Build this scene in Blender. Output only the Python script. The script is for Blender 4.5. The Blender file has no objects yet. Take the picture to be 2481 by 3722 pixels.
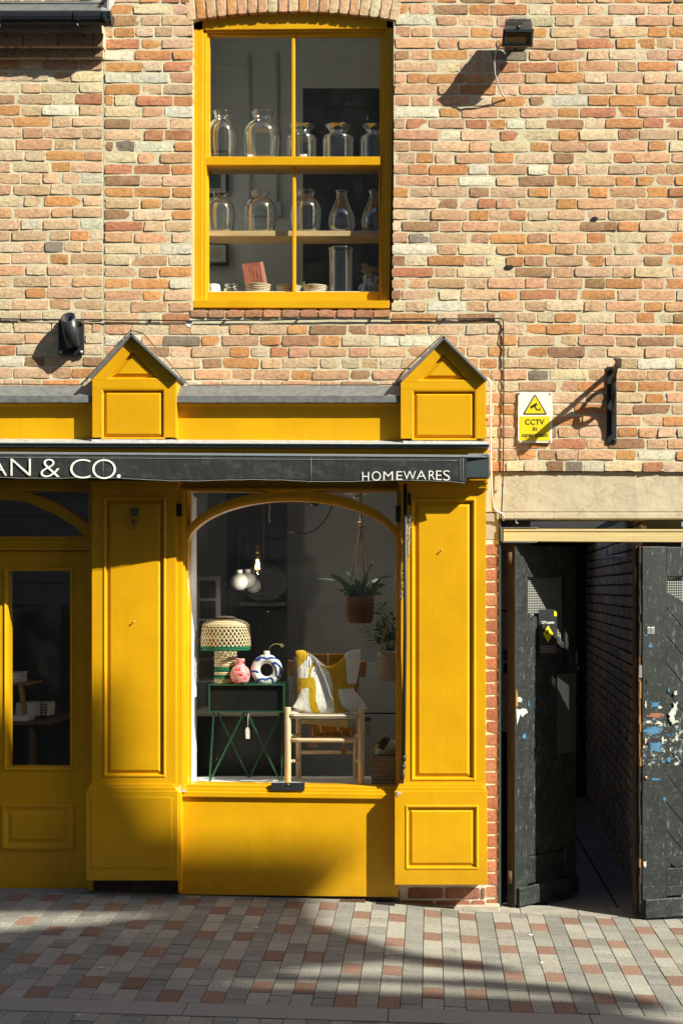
import bpy, bmesh, math, random
from mathutils import Vector, Matrix, noise as mnoise

# ------------------------------------------------------------------ scene, camera numbers
sc = bpy.context.scene
COL = sc.collection
S, D, U0, V0, ZC, F = 580.0, 8.9, 1561.0, 2143.0, 1.943, 5160.0
R = random.Random(7)
SUN = Vector((-1.82, 1.0, -1.60))

def X(u, y=0.0): return (u - U0) / S * (D + y) / D
def Z(v, y=0.0): return ZC + (V0 - v) / S * (D + y) / D
def P(u, v, y): return (X(u, y), y, Z(v, y))
def gz(x, y=-2.19):
    t = min(1, max(0, (.4 - x) / .9)); t = t * t * (3 - 2 * t)
    return -0.042 - 0.03 * x + .050 * t * min(1, max(0, (y + 2.19) / 2.06))
def px(n, y=0.0): return n / S * (D + y) / D
def nz(x, y=0, z=0): return mnoise.noise(Vector((x, y, z)))

# ------------------------------------------------------------------ mesh builder
class MB:
    def __init__(s): s.v, s.f, s.c, s.sm, s.mi = [], [], [], [], []; s.col = (1, 1, 1); s.smooth = False; s.mat = 0
    def face(s, idx):
        s.f.append(tuple(idx)); s.c.append(s.col); s.sm.append(s.smooth); s.mi.append(s.mat)
    def add(s, pts):
        n = len(s.v); s.v.extend([tuple(p) for p in pts]); return list(range(n, n + len(pts)))
    def loft(s, rings, cap0=True, cap1=True, closed=True):
        ids = [s.add(r) for r in rings]
        n = len(ids[0])
        for a, b in zip(ids, ids[1:]):
            for i in range(n if closed else n - 1):
                j = (i + 1) % n
                s.face((a[i], a[j], b[j], b[i]))
        if cap0: s.face(ids[0][::-1])
        if cap1: s.face(ids[-1])
        return ids
    def box(s, x0, x1, y0, y1, z0, z1):
        a = [(x0, y0, z0), (x1, y0, z0), (x1, y0, z1), (x0, y0, z1)]
        s.loft([a, [(p[0], y1, p[2]) for p in a]])
    def prism(s, pts, y0, y1):            # pts = (x,z) list
        s.loft([[(x, y0, z) for x, z in pts], [(x, y1, z) for x, z in pts]])
    def rect(s, u0, v0, u1, v1, yf, yb):  # pixel-measured rectangle on the plane yf
        s.box(X(u0, yf), X(u1, yf), yf, yb, Z(v1, yf), Z(v0, yf))
    def sheet(s, u0, v0, u1, v1, y): s.face(s.add([(X(u0, y), y, Z(v1, y)), (X(u1, y), y, Z(v1, y)), (X(u1, y), y, Z(v0, y)), (X(u0, y), y, Z(v0, y))]))
    def poly(s, uv, yf, yb): s.prism([(X(u, yf), Z(v, yf)) for u, v in uv], yf, yb)
    def panel(s, outer, yf, yb, rings):   # stepped mouldings: each ring = (list of (u,v), y)
        q = lambda uv, y: [(X(u, yf), y, Z(v, yf)) for u, v in uv]
        s.loft([q(outer, yb), q(outer, yf)] + [q(r, y) for r, y in rings])
    def tube(s, pts, r, n=8, cap=True, r1=None):
        pts = [Vector(p) for p in pts]; rings = []; sm = s.smooth; s.smooth = True
        up = Vector((0.013, 0.31, 0.95)).normalized()
        for i, p in enumerate(pts):
            t = (pts[min(i + 1, len(pts) - 1)] - pts[max(i - 1, 0)])
            if t.length < 1e-9: t = Vector((0, 0, 1))
            t.normalize()
            a = t.cross(up)
            if a.length < 0.1: a = t.cross(Vector((1, 0, 0)))
            a.normalize(); b = t.cross(a)
            rr = r if r1 is None else r + (r1 - r) * i / max(1, len(pts) - 1)
            rings.append([p + a * math.cos(k * 2 * math.pi / n) * rr + b * math.sin(k * 2 * math.pi / n) * rr for k in range(n)])
        s.loft(rings, cap, cap); s.smooth = sm
    def bar(s, p, q, w, t):               # square section bar
        p, q = Vector(p), Vector(q); d = (q - p).normalized()
        a = d.cross(Vector((0, 1, 0)))
        if a.length < .05: a = d.cross(Vector((0, 0, 1)))
        a.normalize(); b = d.cross(a)
        ring = lambda o: [o + a * w / 2 + b * t / 2, o - a * w / 2 + b * t / 2, o - a * w / 2 - b * t / 2, o + a * w / 2 - b * t / 2]
        s.loft([ring(p), ring(q)])
    def lathe(s, prof, c, n=32, cap0=True, cap1=False, fcol=None):  # prof = (r,z)
        sm = s.smooth; s.smooth = True
        rings = [[(c[0] + r * math.cos(2 * math.pi * k / n), c[1] + r * math.sin(2 * math.pi * k / n), c[2] + z) for k in range(n)] for r, z in prof]
        ids = [s.add(r) for r in rings]
        for a in range(len(ids) - 1):
            for i in range(n):
                j = (i + 1) % n
                if fcol: s.col = fcol(2 * math.pi * (i + .5) / n, (prof[a][1] + prof[a + 1][1]) / 2)
                s.face((ids[a][i], ids[a][j], ids[a + 1][j], ids[a + 1][i]))
        if cap0: s.face(ids[0][::-1])
        if cap1: s.face(ids[-1])
        s.smooth = sm
    def sphere(s, c, rx, ry=None, rz=None, n=20, m=12):
        ry = ry or rx; rz = rz or rx; sm = s.smooth; s.smooth = True
        rings = []
        for i in range(1, m):
            t = math.pi * i / m
            rings.append([(c[0] + rx * math.sin(t) * math.cos(2 * math.pi * k / n), c[1] + ry * math.sin(t) * math.sin(2 * math.pi * k / n), c[2] - rz * math.cos(t)) for k in range(n)])
        s.loft(rings); s.smooth = sm
    def ring(s, c, ax, R0, r, n=20, m=8, squash=1.0):   # torus in plane perpendicular to ax
        ax = Vector(ax).normalized(); a = ax.orthogonal().normalized(); b = ax.cross(a); c = Vector(c); sm = s.smooth; s.smooth = True
        rr = []
        for k in range(n):
            t = 2 * math.pi * k / n; d = a * math.cos(t) + b * math.sin(t) * squash; dn = d.normalized()
            rr.append([c + d * R0 + dn * r * math.cos(2 * math.pi * j / m) + ax * r * math.sin(2 * math.pi * j / m) for j in range(m)])
        rr.append(rr[0]); s.loft(rr, False, False); s.smooth = sm
    def leaf(s, base, tip, w, droop=0.0, side=None, seg=6):
        base, tip = Vector(base), Vector(tip); d = tip - base
        sd = Vector(side) if side else d.cross(Vector((0, 1, 0.2)))
        if sd.length < 1e-6: sd = Vector((1, 0, 0))
        sd.normalize(); nn = d.cross(sd).normalized(); L = []; sm = s.smooth; s.smooth = True
        for i in range(seg + 1):
            t = i / seg; c = base + d * t + Vector((0, 0, -droop * 4 * t * (t - 1) * -1)) * -1
            ww = w * math.sin(math.pi * min(1, (t * .92 + .05))) ** .8
            L.append((c - sd * ww / 2 + nn * ww * .12, c - nn * 0, c + sd * ww / 2 + nn * ww * .12))
        ids = [s.add(l) for l in L]
        for a, b in zip(ids, ids[1:]):
            s.face((a[0], a[1], b[1], b[0])); s.face((a[1], a[2], b[2], b[1]))
        s.smooth = sm
    def build(s, name, mats, parent=None, bevel=0, seg=2, fix=True, xf=None):
        me = bpy.data.meshes.new(name)
        vs = s.v if xf is None else [tuple(xf @ Vector(p)) for p in s.v]
        me.from_pydata(vs, [], s.f)
        if fix:
            b = bmesh.new(); b.from_mesh(me); bmesh.ops.recalc_face_normals(b, faces=b.faces); b.to_mesh(me); b.free()
        ca = me.color_attributes.new('col', 'FLOAT_COLOR', 'CORNER')
        for p, c in zip(me.polygons, s.c):
            for li in p.loop_indices: ca.data[li].color = (c[0], c[1], c[2], 1)
        me.polygons.foreach_set('use_smooth', s.sm); me.polygons.foreach_set('material_index', s.mi)
        for m in (mats if isinstance(mats, (list, tuple)) else [mats]): me.materials.append(m)
        me.update()
        o = bpy.data.objects.new(name, me); COL.objects.link(o)
        if parent: o.parent = parent
        if bevel:
            md = o.modifiers.new('bevel', 'BEVEL'); md.width = bevel; md.segments = seg; md.limit_method = 'ANGLE'; md.angle_limit = math.radians(40); md.harden_normals = False
        return o

def tag(o, label=None, cat=None, group=None, kind=None):
    if label: o['label'] = label
    if cat: o['category'] = cat
    if group: o['group'] = group
    if kind: o['kind'] = kind
    return o
def thing(name, label, cat, loc=(0, 0, 0), group=None):
    o = bpy.data.objects.new(name, None); COL.objects.link(o); o.empty_display_size = .05
    return tag(o, label, cat, group)
def part(name, parent):
    o = bpy.data.objects.new(name, None); COL.objects.link(o); o.parent = parent; return o
def rect4(u0, v0, u1, v1): return [(u0, v1), (u1, v1), (u1, v0), (u0, v0)]
def inset(poly, d):
    n = len(poly); out = []
    A = sum(poly[i][0] * poly[(i + 1) % n][1] - poly[(i + 1) % n][0] * poly[i][1] for i in range(n))
    sg = 1 if A > 0 else -1
    for i in range(n):
        p0, p1, p2 = Vector(poly[i - 1]), Vector(poly[i]), Vector(poly[(i + 1) % n])
        a = (p1 - p0).normalized(); b = (p2 - p1).normalized()
        na, nb = Vector((-a.y, a.x)) * sg, Vector((-b.y, b.x)) * sg
        m = (na + nb); m = m / max(.2, m.dot(na)) ; out.append(tuple(p1 + m * d))
    return out

# ------------------------------------------------------------------ materials
def newmat(name):
    m = bpy.data.materials.new(name); m.use_nodes = True; nt = m.node_tree; nt.nodes.clear()
    out = nt.nodes.new('ShaderNodeOutputMaterial'); return m, nt, out
class N:
    def __init__(s, nt): s.nt = nt
    def __call__(s, t, **k):
        n = s.nt.nodes.new('ShaderNode' + t)
        for a, b in k.items():
            if hasattr(n, a): setattr(n, a, b)
            else: s.set(n, a.replace('_', ' '), b)
        return n
    def set(s, n, a, b):
        for i in n.inputs:
            if i.name.lower() == a.lower():
                if isinstance(b, bpy.types.NodeSocket): s.nt.links.new(b, i)
                else: i.default_value = b
                return
        raise KeyError(a)
    def L(s, a, b): s.nt.links.new(a, b)
    def mix(s, fac, a, b, mode='MIX'):
        n = s.nt.nodes.new('ShaderNodeMix'); n.data_type = 'RGBA'; n.blend_type = mode; n.clamp_factor = True
        for sock, v in ((n.inputs[0], fac), (n.inputs[6], a), (n.inputs[7], b)):
            if isinstance(v, bpy.types.NodeSocket): s.L(v, sock)
            elif isinstance(v, (int, float)): sock.default_value = v
            else: sock.default_value = (v[0], v[1], v[2], 1)
        return n.outputs[2]
    def math(s, op, a, b=0.0, c=0.0):
        n = s.nt.nodes.new('ShaderNodeMath'); n.operation = op
        for i, v in enumerate((a, b, c)):
            if isinstance(v, bpy.types.NodeSocket): s.L(v, n.inputs[i])
            else: n.inputs[i].default_value = v
        return n.outputs[0]
    def noise(s, vec, scale, detail=4, rough=.55):
        n = s.nt.nodes.new('ShaderNodeTexNoise'); n.inputs['Scale'].default_value = scale; n.inputs['Detail'].default_value = detail; n.inputs['Roughness'].default_value = rough
        s.L(vec, n.inputs['Vector']); return n.outputs['Fac']
    def ramp(s, fac, a, b):
        n = s.nt.nodes.new('ShaderNodeMapRange'); n.inputs['From Min'].default_value = a; n.inputs['From Max'].default_value = b; n.interpolation_type = 'SMOOTHSTEP'
        s.L(fac, n.inputs['Value']); return n.outputs['Result']
    def scale(s, vec, v):
        n = s.nt.nodes.new('ShaderNodeMapping'); n.inputs['Scale'].default_value = v; s.L(vec, n.inputs['Vector']); return n.outputs['Vector']
    def bump(s, h, strength, dist=.002, nrm=None):
        n = s.nt.nodes.new('ShaderNodeBump'); n.inputs['Strength'].default_value = strength; n.inputs['Distance'].default_value = dist; s.L(h, n.inputs['Height'])
        if nrm: s.L(nrm, n.inputs['Normal'])
        return n.outputs['Normal']
    def bsdf(s, out, color, rough=.6, metal=0, normal=None, spec=.5, **k):
        n = s.nt.nodes.new('ShaderNodeBsdfPrincipled')
        for nm, v in (('Base Color', color), ('Roughness', rough), ('Metallic', metal), ('Specular IOR Level', spec)):
            i = n.inputs[nm]
            if isinstance(v, bpy.types.NodeSocket): s.L(v, i)
            elif isinstance(v, (tuple, list)): i.default_value = (v[0], v[1], v[2], 1)
            else: i.default_value = v
        if normal: s.L(normal, n.inputs['Normal'])
        s.L(n.outputs[0], out.inputs[0]); return n

def M_plain(name, color, rough=.6, metal=0, var=.12, scale=18, bump=.15, bscale=220, spec=.5, stretch=(1, 1, 1), attr=False):
    m, nt, out = newmat(name); n = N(nt); oc = n('TexCoord').outputs['Object']
    v = n.scale(oc, stretch)
    f = n.noise(v, scale); c = color
    if attr: c = n('Attribute', attribute_name='col').outputs['Color']
    k = n.math('MULTIPLY_ADD', f, 2 * var, 1 - var)
    cc = n('CombineColor'); [n.L(k, cc.inputs[i]) for i in range(3)]
    col = n.mix(1.0, c, cc.outputs[0], 'MULTIPLY')
    nb = n.bump(n.noise(v, bscale, 3), bump, .001)
    r = n.math('MULTIPLY_ADD', n.noise(oc, scale * 2.3), .25, rough - .12)
    n.bsdf(out, col, r, metal, nb, spec); return m

def M_yellow():
    m, nt, out = newmat('yellow_paint'); n = N(nt); oc = n('TexCoord').outputs['Object']
    base = n.mix(n.ramp(n.noise(oc, 3.1, 5), .3, .75), (.73, .382, .003), (.64, .325, .0028))
    st = n.noise(n.scale(oc, (70, 70, 1.6)), 1.0, 4)
    base = n.mix(n.math('MULTIPLY', n.ramp(st, .45, .8), .22), base, (.52, .265, .003))
    # grime towards the ground and in patches
    z = n('SeparateXYZ'); n.L(oc, z.inputs[0])
    low = n.ramp(z.outputs['Z'], .55, -.05)
    base = n.mix(n.math('MULTIPLY', n.ramp(n.noise(n.scale(oc, (14, 14, .9)), 1.0, 5, .6), .56, .8), .16), base, (.40, .20, .012))
    base = n.mix(n.math('MULTIPLY', n.ramp(n.noise(oc, 1.3, 4), .5, .75), .25), base, (.75, .45, .008))
    g = n.math('MULTIPLY', low, n.noise(oc, 9, 6))
    base = n.mix(n.math('MULTIPLY', g, .55), base, (.20, .11, .012))
    spk = n.ramp(n.noise(oc, 46, 3, .7), .70, .72)
    chip = n.math('MULTIPLY', spk, n.ramp(n.noise(oc, 2.4, 2), .5, .64))
    base = n.mix(chip, base, (.16, .09, .03))
    pale = n.math('MULTIPLY', n.ramp(n.noise(oc, 61, 3, .7), .72, .74), n.ramp(n.noise(n.scale(oc, (1, 1, 1.3)), 3.3, 2), .52, .66))
    base = n.mix(pale, base, (.75, .62, .42))
    b1 = n.bump(n.noise(n.scale(oc, (160, 160, 9)), 1, 3), .22, .0012)
    b2 = n.bump(n.noise(oc, 14, 4), .25, .004, b1)
    b3 = n.bump(n.noise(oc, 260, 2), .08, .001, b2)
    n.bsdf(out, base, n.math('MULTIPLY_ADD', n.noise(oc, 11), .2, .30), 0, b3, .4); return m

def M_brick(name='brick', smear=(.68, .57, .40), amt=.20):
    m, nt, out = newmat(name); n = N(nt); oc = n('TexCoord').outputs['Object']
    c = n('Attribute', attribute_name='col').outputs['Color']
    f1 = n.noise(n.scale(oc, (1, 1, 1.6)), 34, 7, .74)
    c = n.mix(n.math('MULTIPLY', n.ramp(f1, .44, .66), .62), c, n.mix(1.0, c, (.50, .44, .42), 'MULTIPLY'))
    f0 = n.noise(oc, 52, 6, .74)
    c = n.mix(n.math('MULTIPLY', n.ramp(f0, .48, .64), .6), c, n.mix(1.0, c, (1.35, 1.34, 1.28), 'MULTIPLY'))
    sm = n.math('MULTIPLY', n.ramp(n.noise(oc, 22, 8, .76), .47, .68), amt)
    c = n.mix(sm, c, smear)
    pit = n.ramp(n.noise(n.scale(oc, (1, 1, 1.5)), 80, 5, .75), .60, .68)
    c = n.mix(n.math('MULTIPLY', pit, .7), c, n.mix(1.0, c, (.28, .24, .22), 'MULTIPLY'))
    b = n.bump(n.noise(oc, 60, 7, .76), .8, .0065)
    b = n.bump(n.noise(oc, 300, 3, .6), .3, .0012, b)
    wv = n.noise(n.scale(oc, (1.2, 1, 5.5)), 9, 5, .7)
    c = n.mix(n.math('MULTIPLY', n.ramp(n.math('ABSOLUTE', n.math('SUBTRACT', wv, .5)), .012, .0), .45), c, n.mix(1.0, c, (.3, .26, .24), 'MULTIPLY'))
    n.bsdf(out, c, .88, 0, b, .25); return m

def M_mortar(name='mortar', col=(.68, .61, .44)):
    m, nt, out = newmat(name); n = N(nt); oc = n('TexCoord').outputs['Object']
    c = n.mix(n.ramp(n.noise(oc, 5, 5), .3, .7), col, tuple(v * .85 for v in col))
    c = n.mix(n.math('MULTIPLY', n.ramp(n.noise(oc, 120, 4), .55, .75), .6), c, tuple(v * .55 for v in col))
    b = n.bump(n.noise(oc, 60, 6, .7), .5, .004)
    b = n.bump(n.noise(oc, 380, 3), .4, .0015, b)
    n.bsdf(out, c, .95, 0, b, .2); return m

def M_glass(name, tint=(.93, .95, .94), refl=.9, rough=.0, floor=.0, pw=5.0):
    m, nt, out = newmat(name); n = N(nt)
    tr = n('BsdfTransparent'); tr.inputs[0].default_value = (*tint, 1)
    gl = n('BsdfGlossy'); gl.inputs['Roughness'].default_value = rough; gl.inputs[0].default_value = (refl, refl, refl, 1)
    lw = n('LayerWeight'); lw.inputs[0].default_value = .5
    f = n.math('MULTIPLY_ADD', n.math('POWER', lw.outputs['Facing'], pw), 1 - floor, floor)
    mx = n('MixShader'); n.L(f, mx.inputs[0]); n.L(tr.outputs[0], mx.inputs[1]); n.L(gl.outputs[0], mx.inputs[2])
    n.L(mx.outputs[0], out.inputs[0]); return m

def M_pane(name, refl=1.0, floor=.075, dirt=.02):
    m, nt, out = newmat(name); n = N(nt); oc = n('TexCoord').outputs['Object']
    tr = n('BsdfTransparent'); tr.inputs[0].default_value = (.97, .98, .97, 1)
    gl = n('BsdfGlossy'); gl.inputs['Roughness'].default_value = .004; gl.inputs[0].default_value = (refl, refl, refl, 1)
    n.L(n.bump(n.noise(oc, 2.2, 2), .06, .01), gl.inputs['Normal'])
    lw = n('LayerWeight'); lw.inputs[0].default_value = .5
    f = n.math('MULTIPLY_ADD', n.math('POWER', lw.outputs['Facing'], 5), 1 - floor, floor)
    mx = n('MixShader'); n.L(f, mx.inputs[0]); n.L(tr.outputs[0], mx.inputs[1]); n.L(gl.outputs[0], mx.inputs[2])
    df = n('BsdfDiffuse'); df.inputs[0].default_value = (.75, .75, .7, 1)
    sp = n.math('MULTIPLY', n.ramp(n.noise(oc, 80, 2, .6), .745, .79), .5)
    dd = n.math('ADD', n.math('MULTIPLY', n.ramp(n.noise(oc, 4, 5), .4, .75), dirt), sp)
    m2 = n('MixShader'); n.L(dd, m2.inputs[0]); n.L(mx.outputs[0], m2.inputs[1]); n.L(df.outputs[0], m2.inputs[2])
    n.L(m2.outputs[0], out.inputs[0]); return m

def M_wood(name, c0, c1, axis=(1, 14, 14), rough=.6, scale=5):
    m, nt, out = newmat(name); n = N(nt); oc = n('TexCoord').outputs['Object']
    v = n.scale(oc, axis); f = n.noise(v, scale, 6, .65)
    c = n.mix(n.ramp(f, .32, .68), c0, c1)
    c = n.mix(n.math('MULTIPLY', n.ramp(n.noise(v, scale * 7, 3), .55, .8), .4), c, tuple(x * .5 for x in c0))
    n.bsdf(out, c, rough, 0, n.bump(f, .3, .002), .35); return m

def M_gate(name='gate_paint', worn=1.0):
    """Layers of old paint on boarded gates: black-green on top, worn through to white, blue, red lead and bare wood."""
    m, nt, out = newmat(name); n = N(nt); oc = n('TexCoord').outputs['Object']
    sx = n('SeparateXYZ'); n.L(oc, sx.inputs[0]); x, z = sx.outputs['X'], sx.outputs['Z']
    base = n.mix(n.ramp(n.noise(oc, 7, 6, .65), .3, .7), (.009, .012, .012), (.022, .028, .027))
    scr = n.noise(n.scale(oc, (9, 9, 46)), 1.6, 5, .7)
    base = n.mix(n.math('MULTIPLY', n.ramp(scr, .53, .72), .5), base, (.085, .10, .097))
    scr2 = n.noise(n.scale(oc, (26, 26, 8)), 2.2, 5, .7)
    base = n.mix(n.math('MULTIPLY', n.ramp(scr2, .57, .66), .6), base, (.16, .185, .18))
    band = n.math('MULTIPLY', n.math('MULTIPLY', n.ramp(z, .84, .97), n.ramp(z, 1.36, 1.18)), worn)       # worn belt at hand and cart height
    p = n.math('MULTIPLY_ADD', band, .15, n.noise(oc, 30, 9, .8))
    p2 = n.math('MULTIPLY_ADD', band, .12, n.noise(n.scale(oc, (1.3, 1, .8)), 24, 8, .76))
    base = n.mix(n.ramp(p2, .71, .725), base, (.04, .16, .30))
    base = n.mix(n.ramp(p, .70, .715), base, (.50, .53, .50))
    p3 = n.math('MULTIPLY_ADD', band, .09, n.noise(n.scale(oc, (.8, 1, 1.2)), 11, 6, .65))
    base = n.mix(n.ramp(p3, .725, .735), base, (.30, .105, .06))
    p4 = n.noise(oc, 48, 6, .78)
    base = n.mix(n.ramp(p4, .68, .70), base, (.17, .19, .185))
    h = n.math('SUBTRACT', n.noise(oc, 55, 5, .65), n.math('MULTIPLY', n.ramp(p, .70, .71), .5))
    n.bsdf(out, base, n.math('MULTIPLY_ADD', n.noise(oc, 20), .3, .38), 0, n.bump(h, .5, .003), .45); return m

def M_paver():
    m, nt, out = newmat('paver_stone'); n = N(nt); oc = n('TexCoord').outputs['Object']
    c = n('Attribute', attribute_name='col').outputs['Color']
    g = n.noise(oc, 120, 4, .8)
    c = n.mix(n.math('MULTIPLY', n.ramp(g, .50, .60), .75), c, n.mix(1.0, c, (.32, .32, .34), 'MULTIPLY'))
    g2 = n.noise(n.scale(oc, (1.1, .9, 1)), 150, 3, .8)
    c = n.mix(n.math('MULTIPLY', n.ramp(g2, .54, .64), .75), c, n.mix(1.0, c, (1.5, 1.5, 1.45), 'MULTIPLY'))
    gum = n.ramp(n.noise(oc, 11, 2, .4), .735, .75)
    c = n.mix(n.math('MULTIPLY', gum, .6), c, (.11, .105, .1))
    st = n.noise(oc, 1.7, 6, .6)
    c = n.mix(n.math('MULTIPLY', n.ramp(st, .45, .75), .35), c, n.mix(1.0, c, (.6, .58, .55), 'MULTIPLY'))
    b = n.bump(n.noise(oc, 160, 5, .75), .6, .003)
    n.bsdf(out, c, .86, 0, b, .3); return m

def M_weave(name, c0, c1, sx=60, sz=90, attr=False, rough=.8):
    m, nt, out = newmat(name); n = N(nt); oc = n('TexCoord').outputs['Object']
    b0 = n('Attribute', attribute_name='col').outputs['Color'] if attr else c0
    sp = n('SeparateXYZ'); n.L(oc, sp.inputs[0])
    row = n.math('MULTIPLY', sp.outputs['Z'], sz)
    off = n.math('MULTIPLY', n.math('FLOOR', row), .5)
    a = n.math('SINE', n.math('MULTIPLY', n.math('ADD', n.math('MULTIPLY', sp.outputs['X'], sx), off), 6.2832))
    b = n.math('SINE', n.math('MULTIPLY', row, 6.2832))
    h = n.math('MULTIPLY_ADD', a, .35, b)
    h = n.math('ADD', h, n.math('MULTIPLY', n.noise(oc, 130, 3), .6))
    f = n.ramp(h, -1.0, .7)
    dark = n.mix(1.0, b0, c1, 'MULTIPLY')
    c = n.mix(f, dark, b0)
    n.bsdf(out, c, rough, 0, n.bump(h, .8, .003), .25); return m

def M_cloth(name, color=(.5, .5, .5), attr=False, scale=700, rough=.9, dusty=0.0):
    m, nt, out = newmat(name); n = N(nt); oc = n('TexCoord').outputs['Object']
    c = n('Attribute', attribute_name='col').outputs['Color'] if attr else color
    c = n.mix(n.math('MULTIPLY', n.ramp(n.noise(oc, 300, 3), .4, .7), .22), c, n.mix(1.0, c, (.55, .55, .55), 'MULTIPLY'))
    if dusty:
        d = n.ramp(n.noise(n.scale(oc, (5, 1, 9)), 3.0, 6, .6), .48, .8)
        c = n.mix(n.math('MULTIPLY', d, dusty), c, (.19, .20, .20))
    b = n.bump(n.noise(oc, scale, 2), .35, .001)
    b = n.bump(n.noise(n.scale(oc, (7, 1, 3)), 4, 4), .3, .012, b)
    n.bsdf(out, c, rough, 0, b, .2); return m

def M_render():
    m, nt, out = newmat('rendered_lintel'); n = N(nt); oc = n('TexCoord').outputs['Object']
    c = n.mix(n.ramp(n.noise(oc, 3.2, 6, .65), .3, .7), (.66, .57, .41), (.52, .44, .31))
    c = n.mix(n.math('MULTIPLY', n.ramp(n.noise(n.scale(oc, (16, 16, 1.1)), 1, 5), .52, .75), .35), c, (.34, .29, .22))
    cr = n.math('ABSOLUTE', n.math('SUBTRACT', n.noise(oc, 2.6, 7, .62), .5)); ck = n.ramp(cr, .0035, .0)
    c = n.mix(n.math('MULTIPLY', ck, .55), c, (.22, .18, .13))
    c = n.mix(n.math('MULTIPLY', n.ramp(n.noise(oc, 70, 4, .7), .68, .74), .6), c, (.25, .2, .15))
    b = n.bump(n.noise(oc, 9, 6, .65), .6, .012); b = n.bump(n.noise(oc, 120, 5, .7), .5, .003, b); b = n.bump(ck, .6, -.004, b)
    n.bsdf(out, c, .93, 0, b, .2); return m

def M_emit(name, col, s):
    m, nt, out = newmat(name); n = N(nt); e = n('Emission'); e.inputs[0].default_value = (*col, 1); e.inputs[1].default_value = s; n.L(e.outputs[0], out.inputs[0]); return m

def M_grid(name, col, hole, sx, sz, w=.3):
    """punched or woven wire sheet: opaque wires, open holes"""
    m, nt, out = newmat(name); n = N(nt); oc = n('TexCoord').outputs['Object']
    sp = n('SeparateXYZ'); n.L(oc, sp.inputs[0])
    fx = n.math('FRACT', n.math('MULTIPLY', sp.outputs['X'], sx)); fz = n.math('FRACT', n.math('MULTIPLY', sp.outputs['Z'], sz))
    wire = n.math('MAXIMUM', n.math('LESS_THAN', fx, w), n.math('LESS_THAN', fz, w))
    b = nt.nodes.new('ShaderNodeBsdfPrincipled'); b.inputs['Base Color'].default_value = (*col, 1); b.inputs['Roughness'].default_value = .5
    tr = n('BsdfTransparent'); mx = n('MixShader')
    n.L(wire, mx.inputs[0]); n.L(tr.outputs[0], mx.inputs[1]); n.L(b.outputs[0], mx.inputs[2]); n.L(mx.outputs[0], out.inputs[0]); return m

yellow = M_yellow(); brickm = M_brick(); mortar = M_mortar()
pierm = M_brick('new_brick', (.55, .40, .28), .15); mortar_w = M_mortar('white_mortar', (.78, .72, .60))
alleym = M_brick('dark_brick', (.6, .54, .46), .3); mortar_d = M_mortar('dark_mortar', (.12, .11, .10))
leadm = M_plain('lead_sheet', (.17, .175, .18), .55, .2, .65, 30, .7, 90)
leadw = M_plain('white_lead', (.40, .41, .42), .55, .1, .5, 26, .5, 90)
slate = M_plain('slate', (.10, .11, .115), .55, 0, .4, 14, .5, 60)
blackp = M_plain('black_plastic', (.026, .029, .034), .33, 0, .25, 20, .12, 300)
blackm = M_plain('black_iron', (.022, .022, .024), .5, .2, .4, 40, .5, 160)
rustm = M_plain('rusty_iron', (.075, .038, .022), .75, .1, .5, 45, .6, 160)
steel = M_plain('galvanised_steel', (.42, .42, .42), .4, .8, .3, 30, .25, 120)
brassm = M_plain('old_brass', (.22, .17, .10), .42, .7, .4, 50, .3, 200)
casing = M_plain('awning_case_paint', (.048, .066, .078), .42, 0, .2, 14, .15, 200)
alu = M_plain('aluminium_edge', (.36, .39, .42), .35, .5, .25, 24, .15, 200)
canvas = M_cloth('awning_canvas', (.026, .028, .030), False, 900, .8, .22)
whitep = M_plain('white_print', (.80, .80, .78), .6, 0, .05, 30, .05)
inkm = M_plain('black_print', (.012, .012, .012), .5, 0, .05, 30, .05)
signw = M_plain('sign_white', (.80, .80, .79), .35, 0, .05, 10, .05)
signy = M_plain('sign_yellow', (.78, .66, .02), .35, 0, .05, 10, .05)
renderm = M_render()
concrete = M_plain('concrete', (.42, .37, .29), .92, 0, .3, 14, .9, 80)
timber = M_wood('new_timber', (.62, .46, .20), (.70, .56, .29), (1.2, 16, 30), .7)
oldwood = M_wood('bare_old_wood', (.42, .24, .08), (.20, .10, .035), (14, 14, 1), .85)
darkwood = M_wood('dark_edge_wood', (.055, .04, .028), (.025, .02, .016), (14, 14, 1.2), .85)
shelfwood = M_wood('shelf_wood', (.50, .35, .17), (.60, .44, .24), (1, 14, 14), .7)
oak = M_wood('pale_oak', (.72, .52, .31), (.78, .60, .38), (22, 22, 1.2), .5)
oakx = M_wood('pale_oak_rungs', (.72, .52, .31), (.78, .60, .38), (1.2, 22, 22), .5)
backwood = M_wood('chair_back_wood', (.32, .15, .05), (.40, .20, .07), (1.2, 18, 18), .5)
gatem = M_gate(); gatem2 = M_gate('gate_paint_sound', .12); paver = M_paver()
jarglass = M_glass('clear_jar_glass', (.975, .99, .985), 1.0, .07, .07, 1.7)
jarblue = M_glass('blue_tinted_jar_glass', (.92, .965, .98), 1.0, .07, .085, 1.6)
pane = M_pane('shop_pane', 1.0, .08, .009)
pane_up = M_pane('upper_pane', .9, .05, .010)
roomgrey = M_plain('room_plaster', (.74, .76, .75), .9, 0, .08, 6, .6, 50)
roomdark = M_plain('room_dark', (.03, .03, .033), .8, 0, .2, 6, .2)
platform = M_plain('white_display_board', (.88, .89, .90), .5, 0, .06, 8, .1)
greenm = M_plain('green_metal', (.016, .085, .045), .38, .1, .15, 20, .1)
satin_black = M_plain('satin_black', (.008, .009, .009), .4, 0, .1, 20, .05)
wicker = M_weave('pale_wicker', (.55, .42, .23), (.35, .3, .25), 90, 95, True)
ropeb = M_weave('brown_rope', (.20, .092, .035), (.35, .3, .28), 35, 105)
ropeg = M_weave('grey_rope', (.5, .43, .31), (.4, .38, .35), 40, 85)
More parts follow.
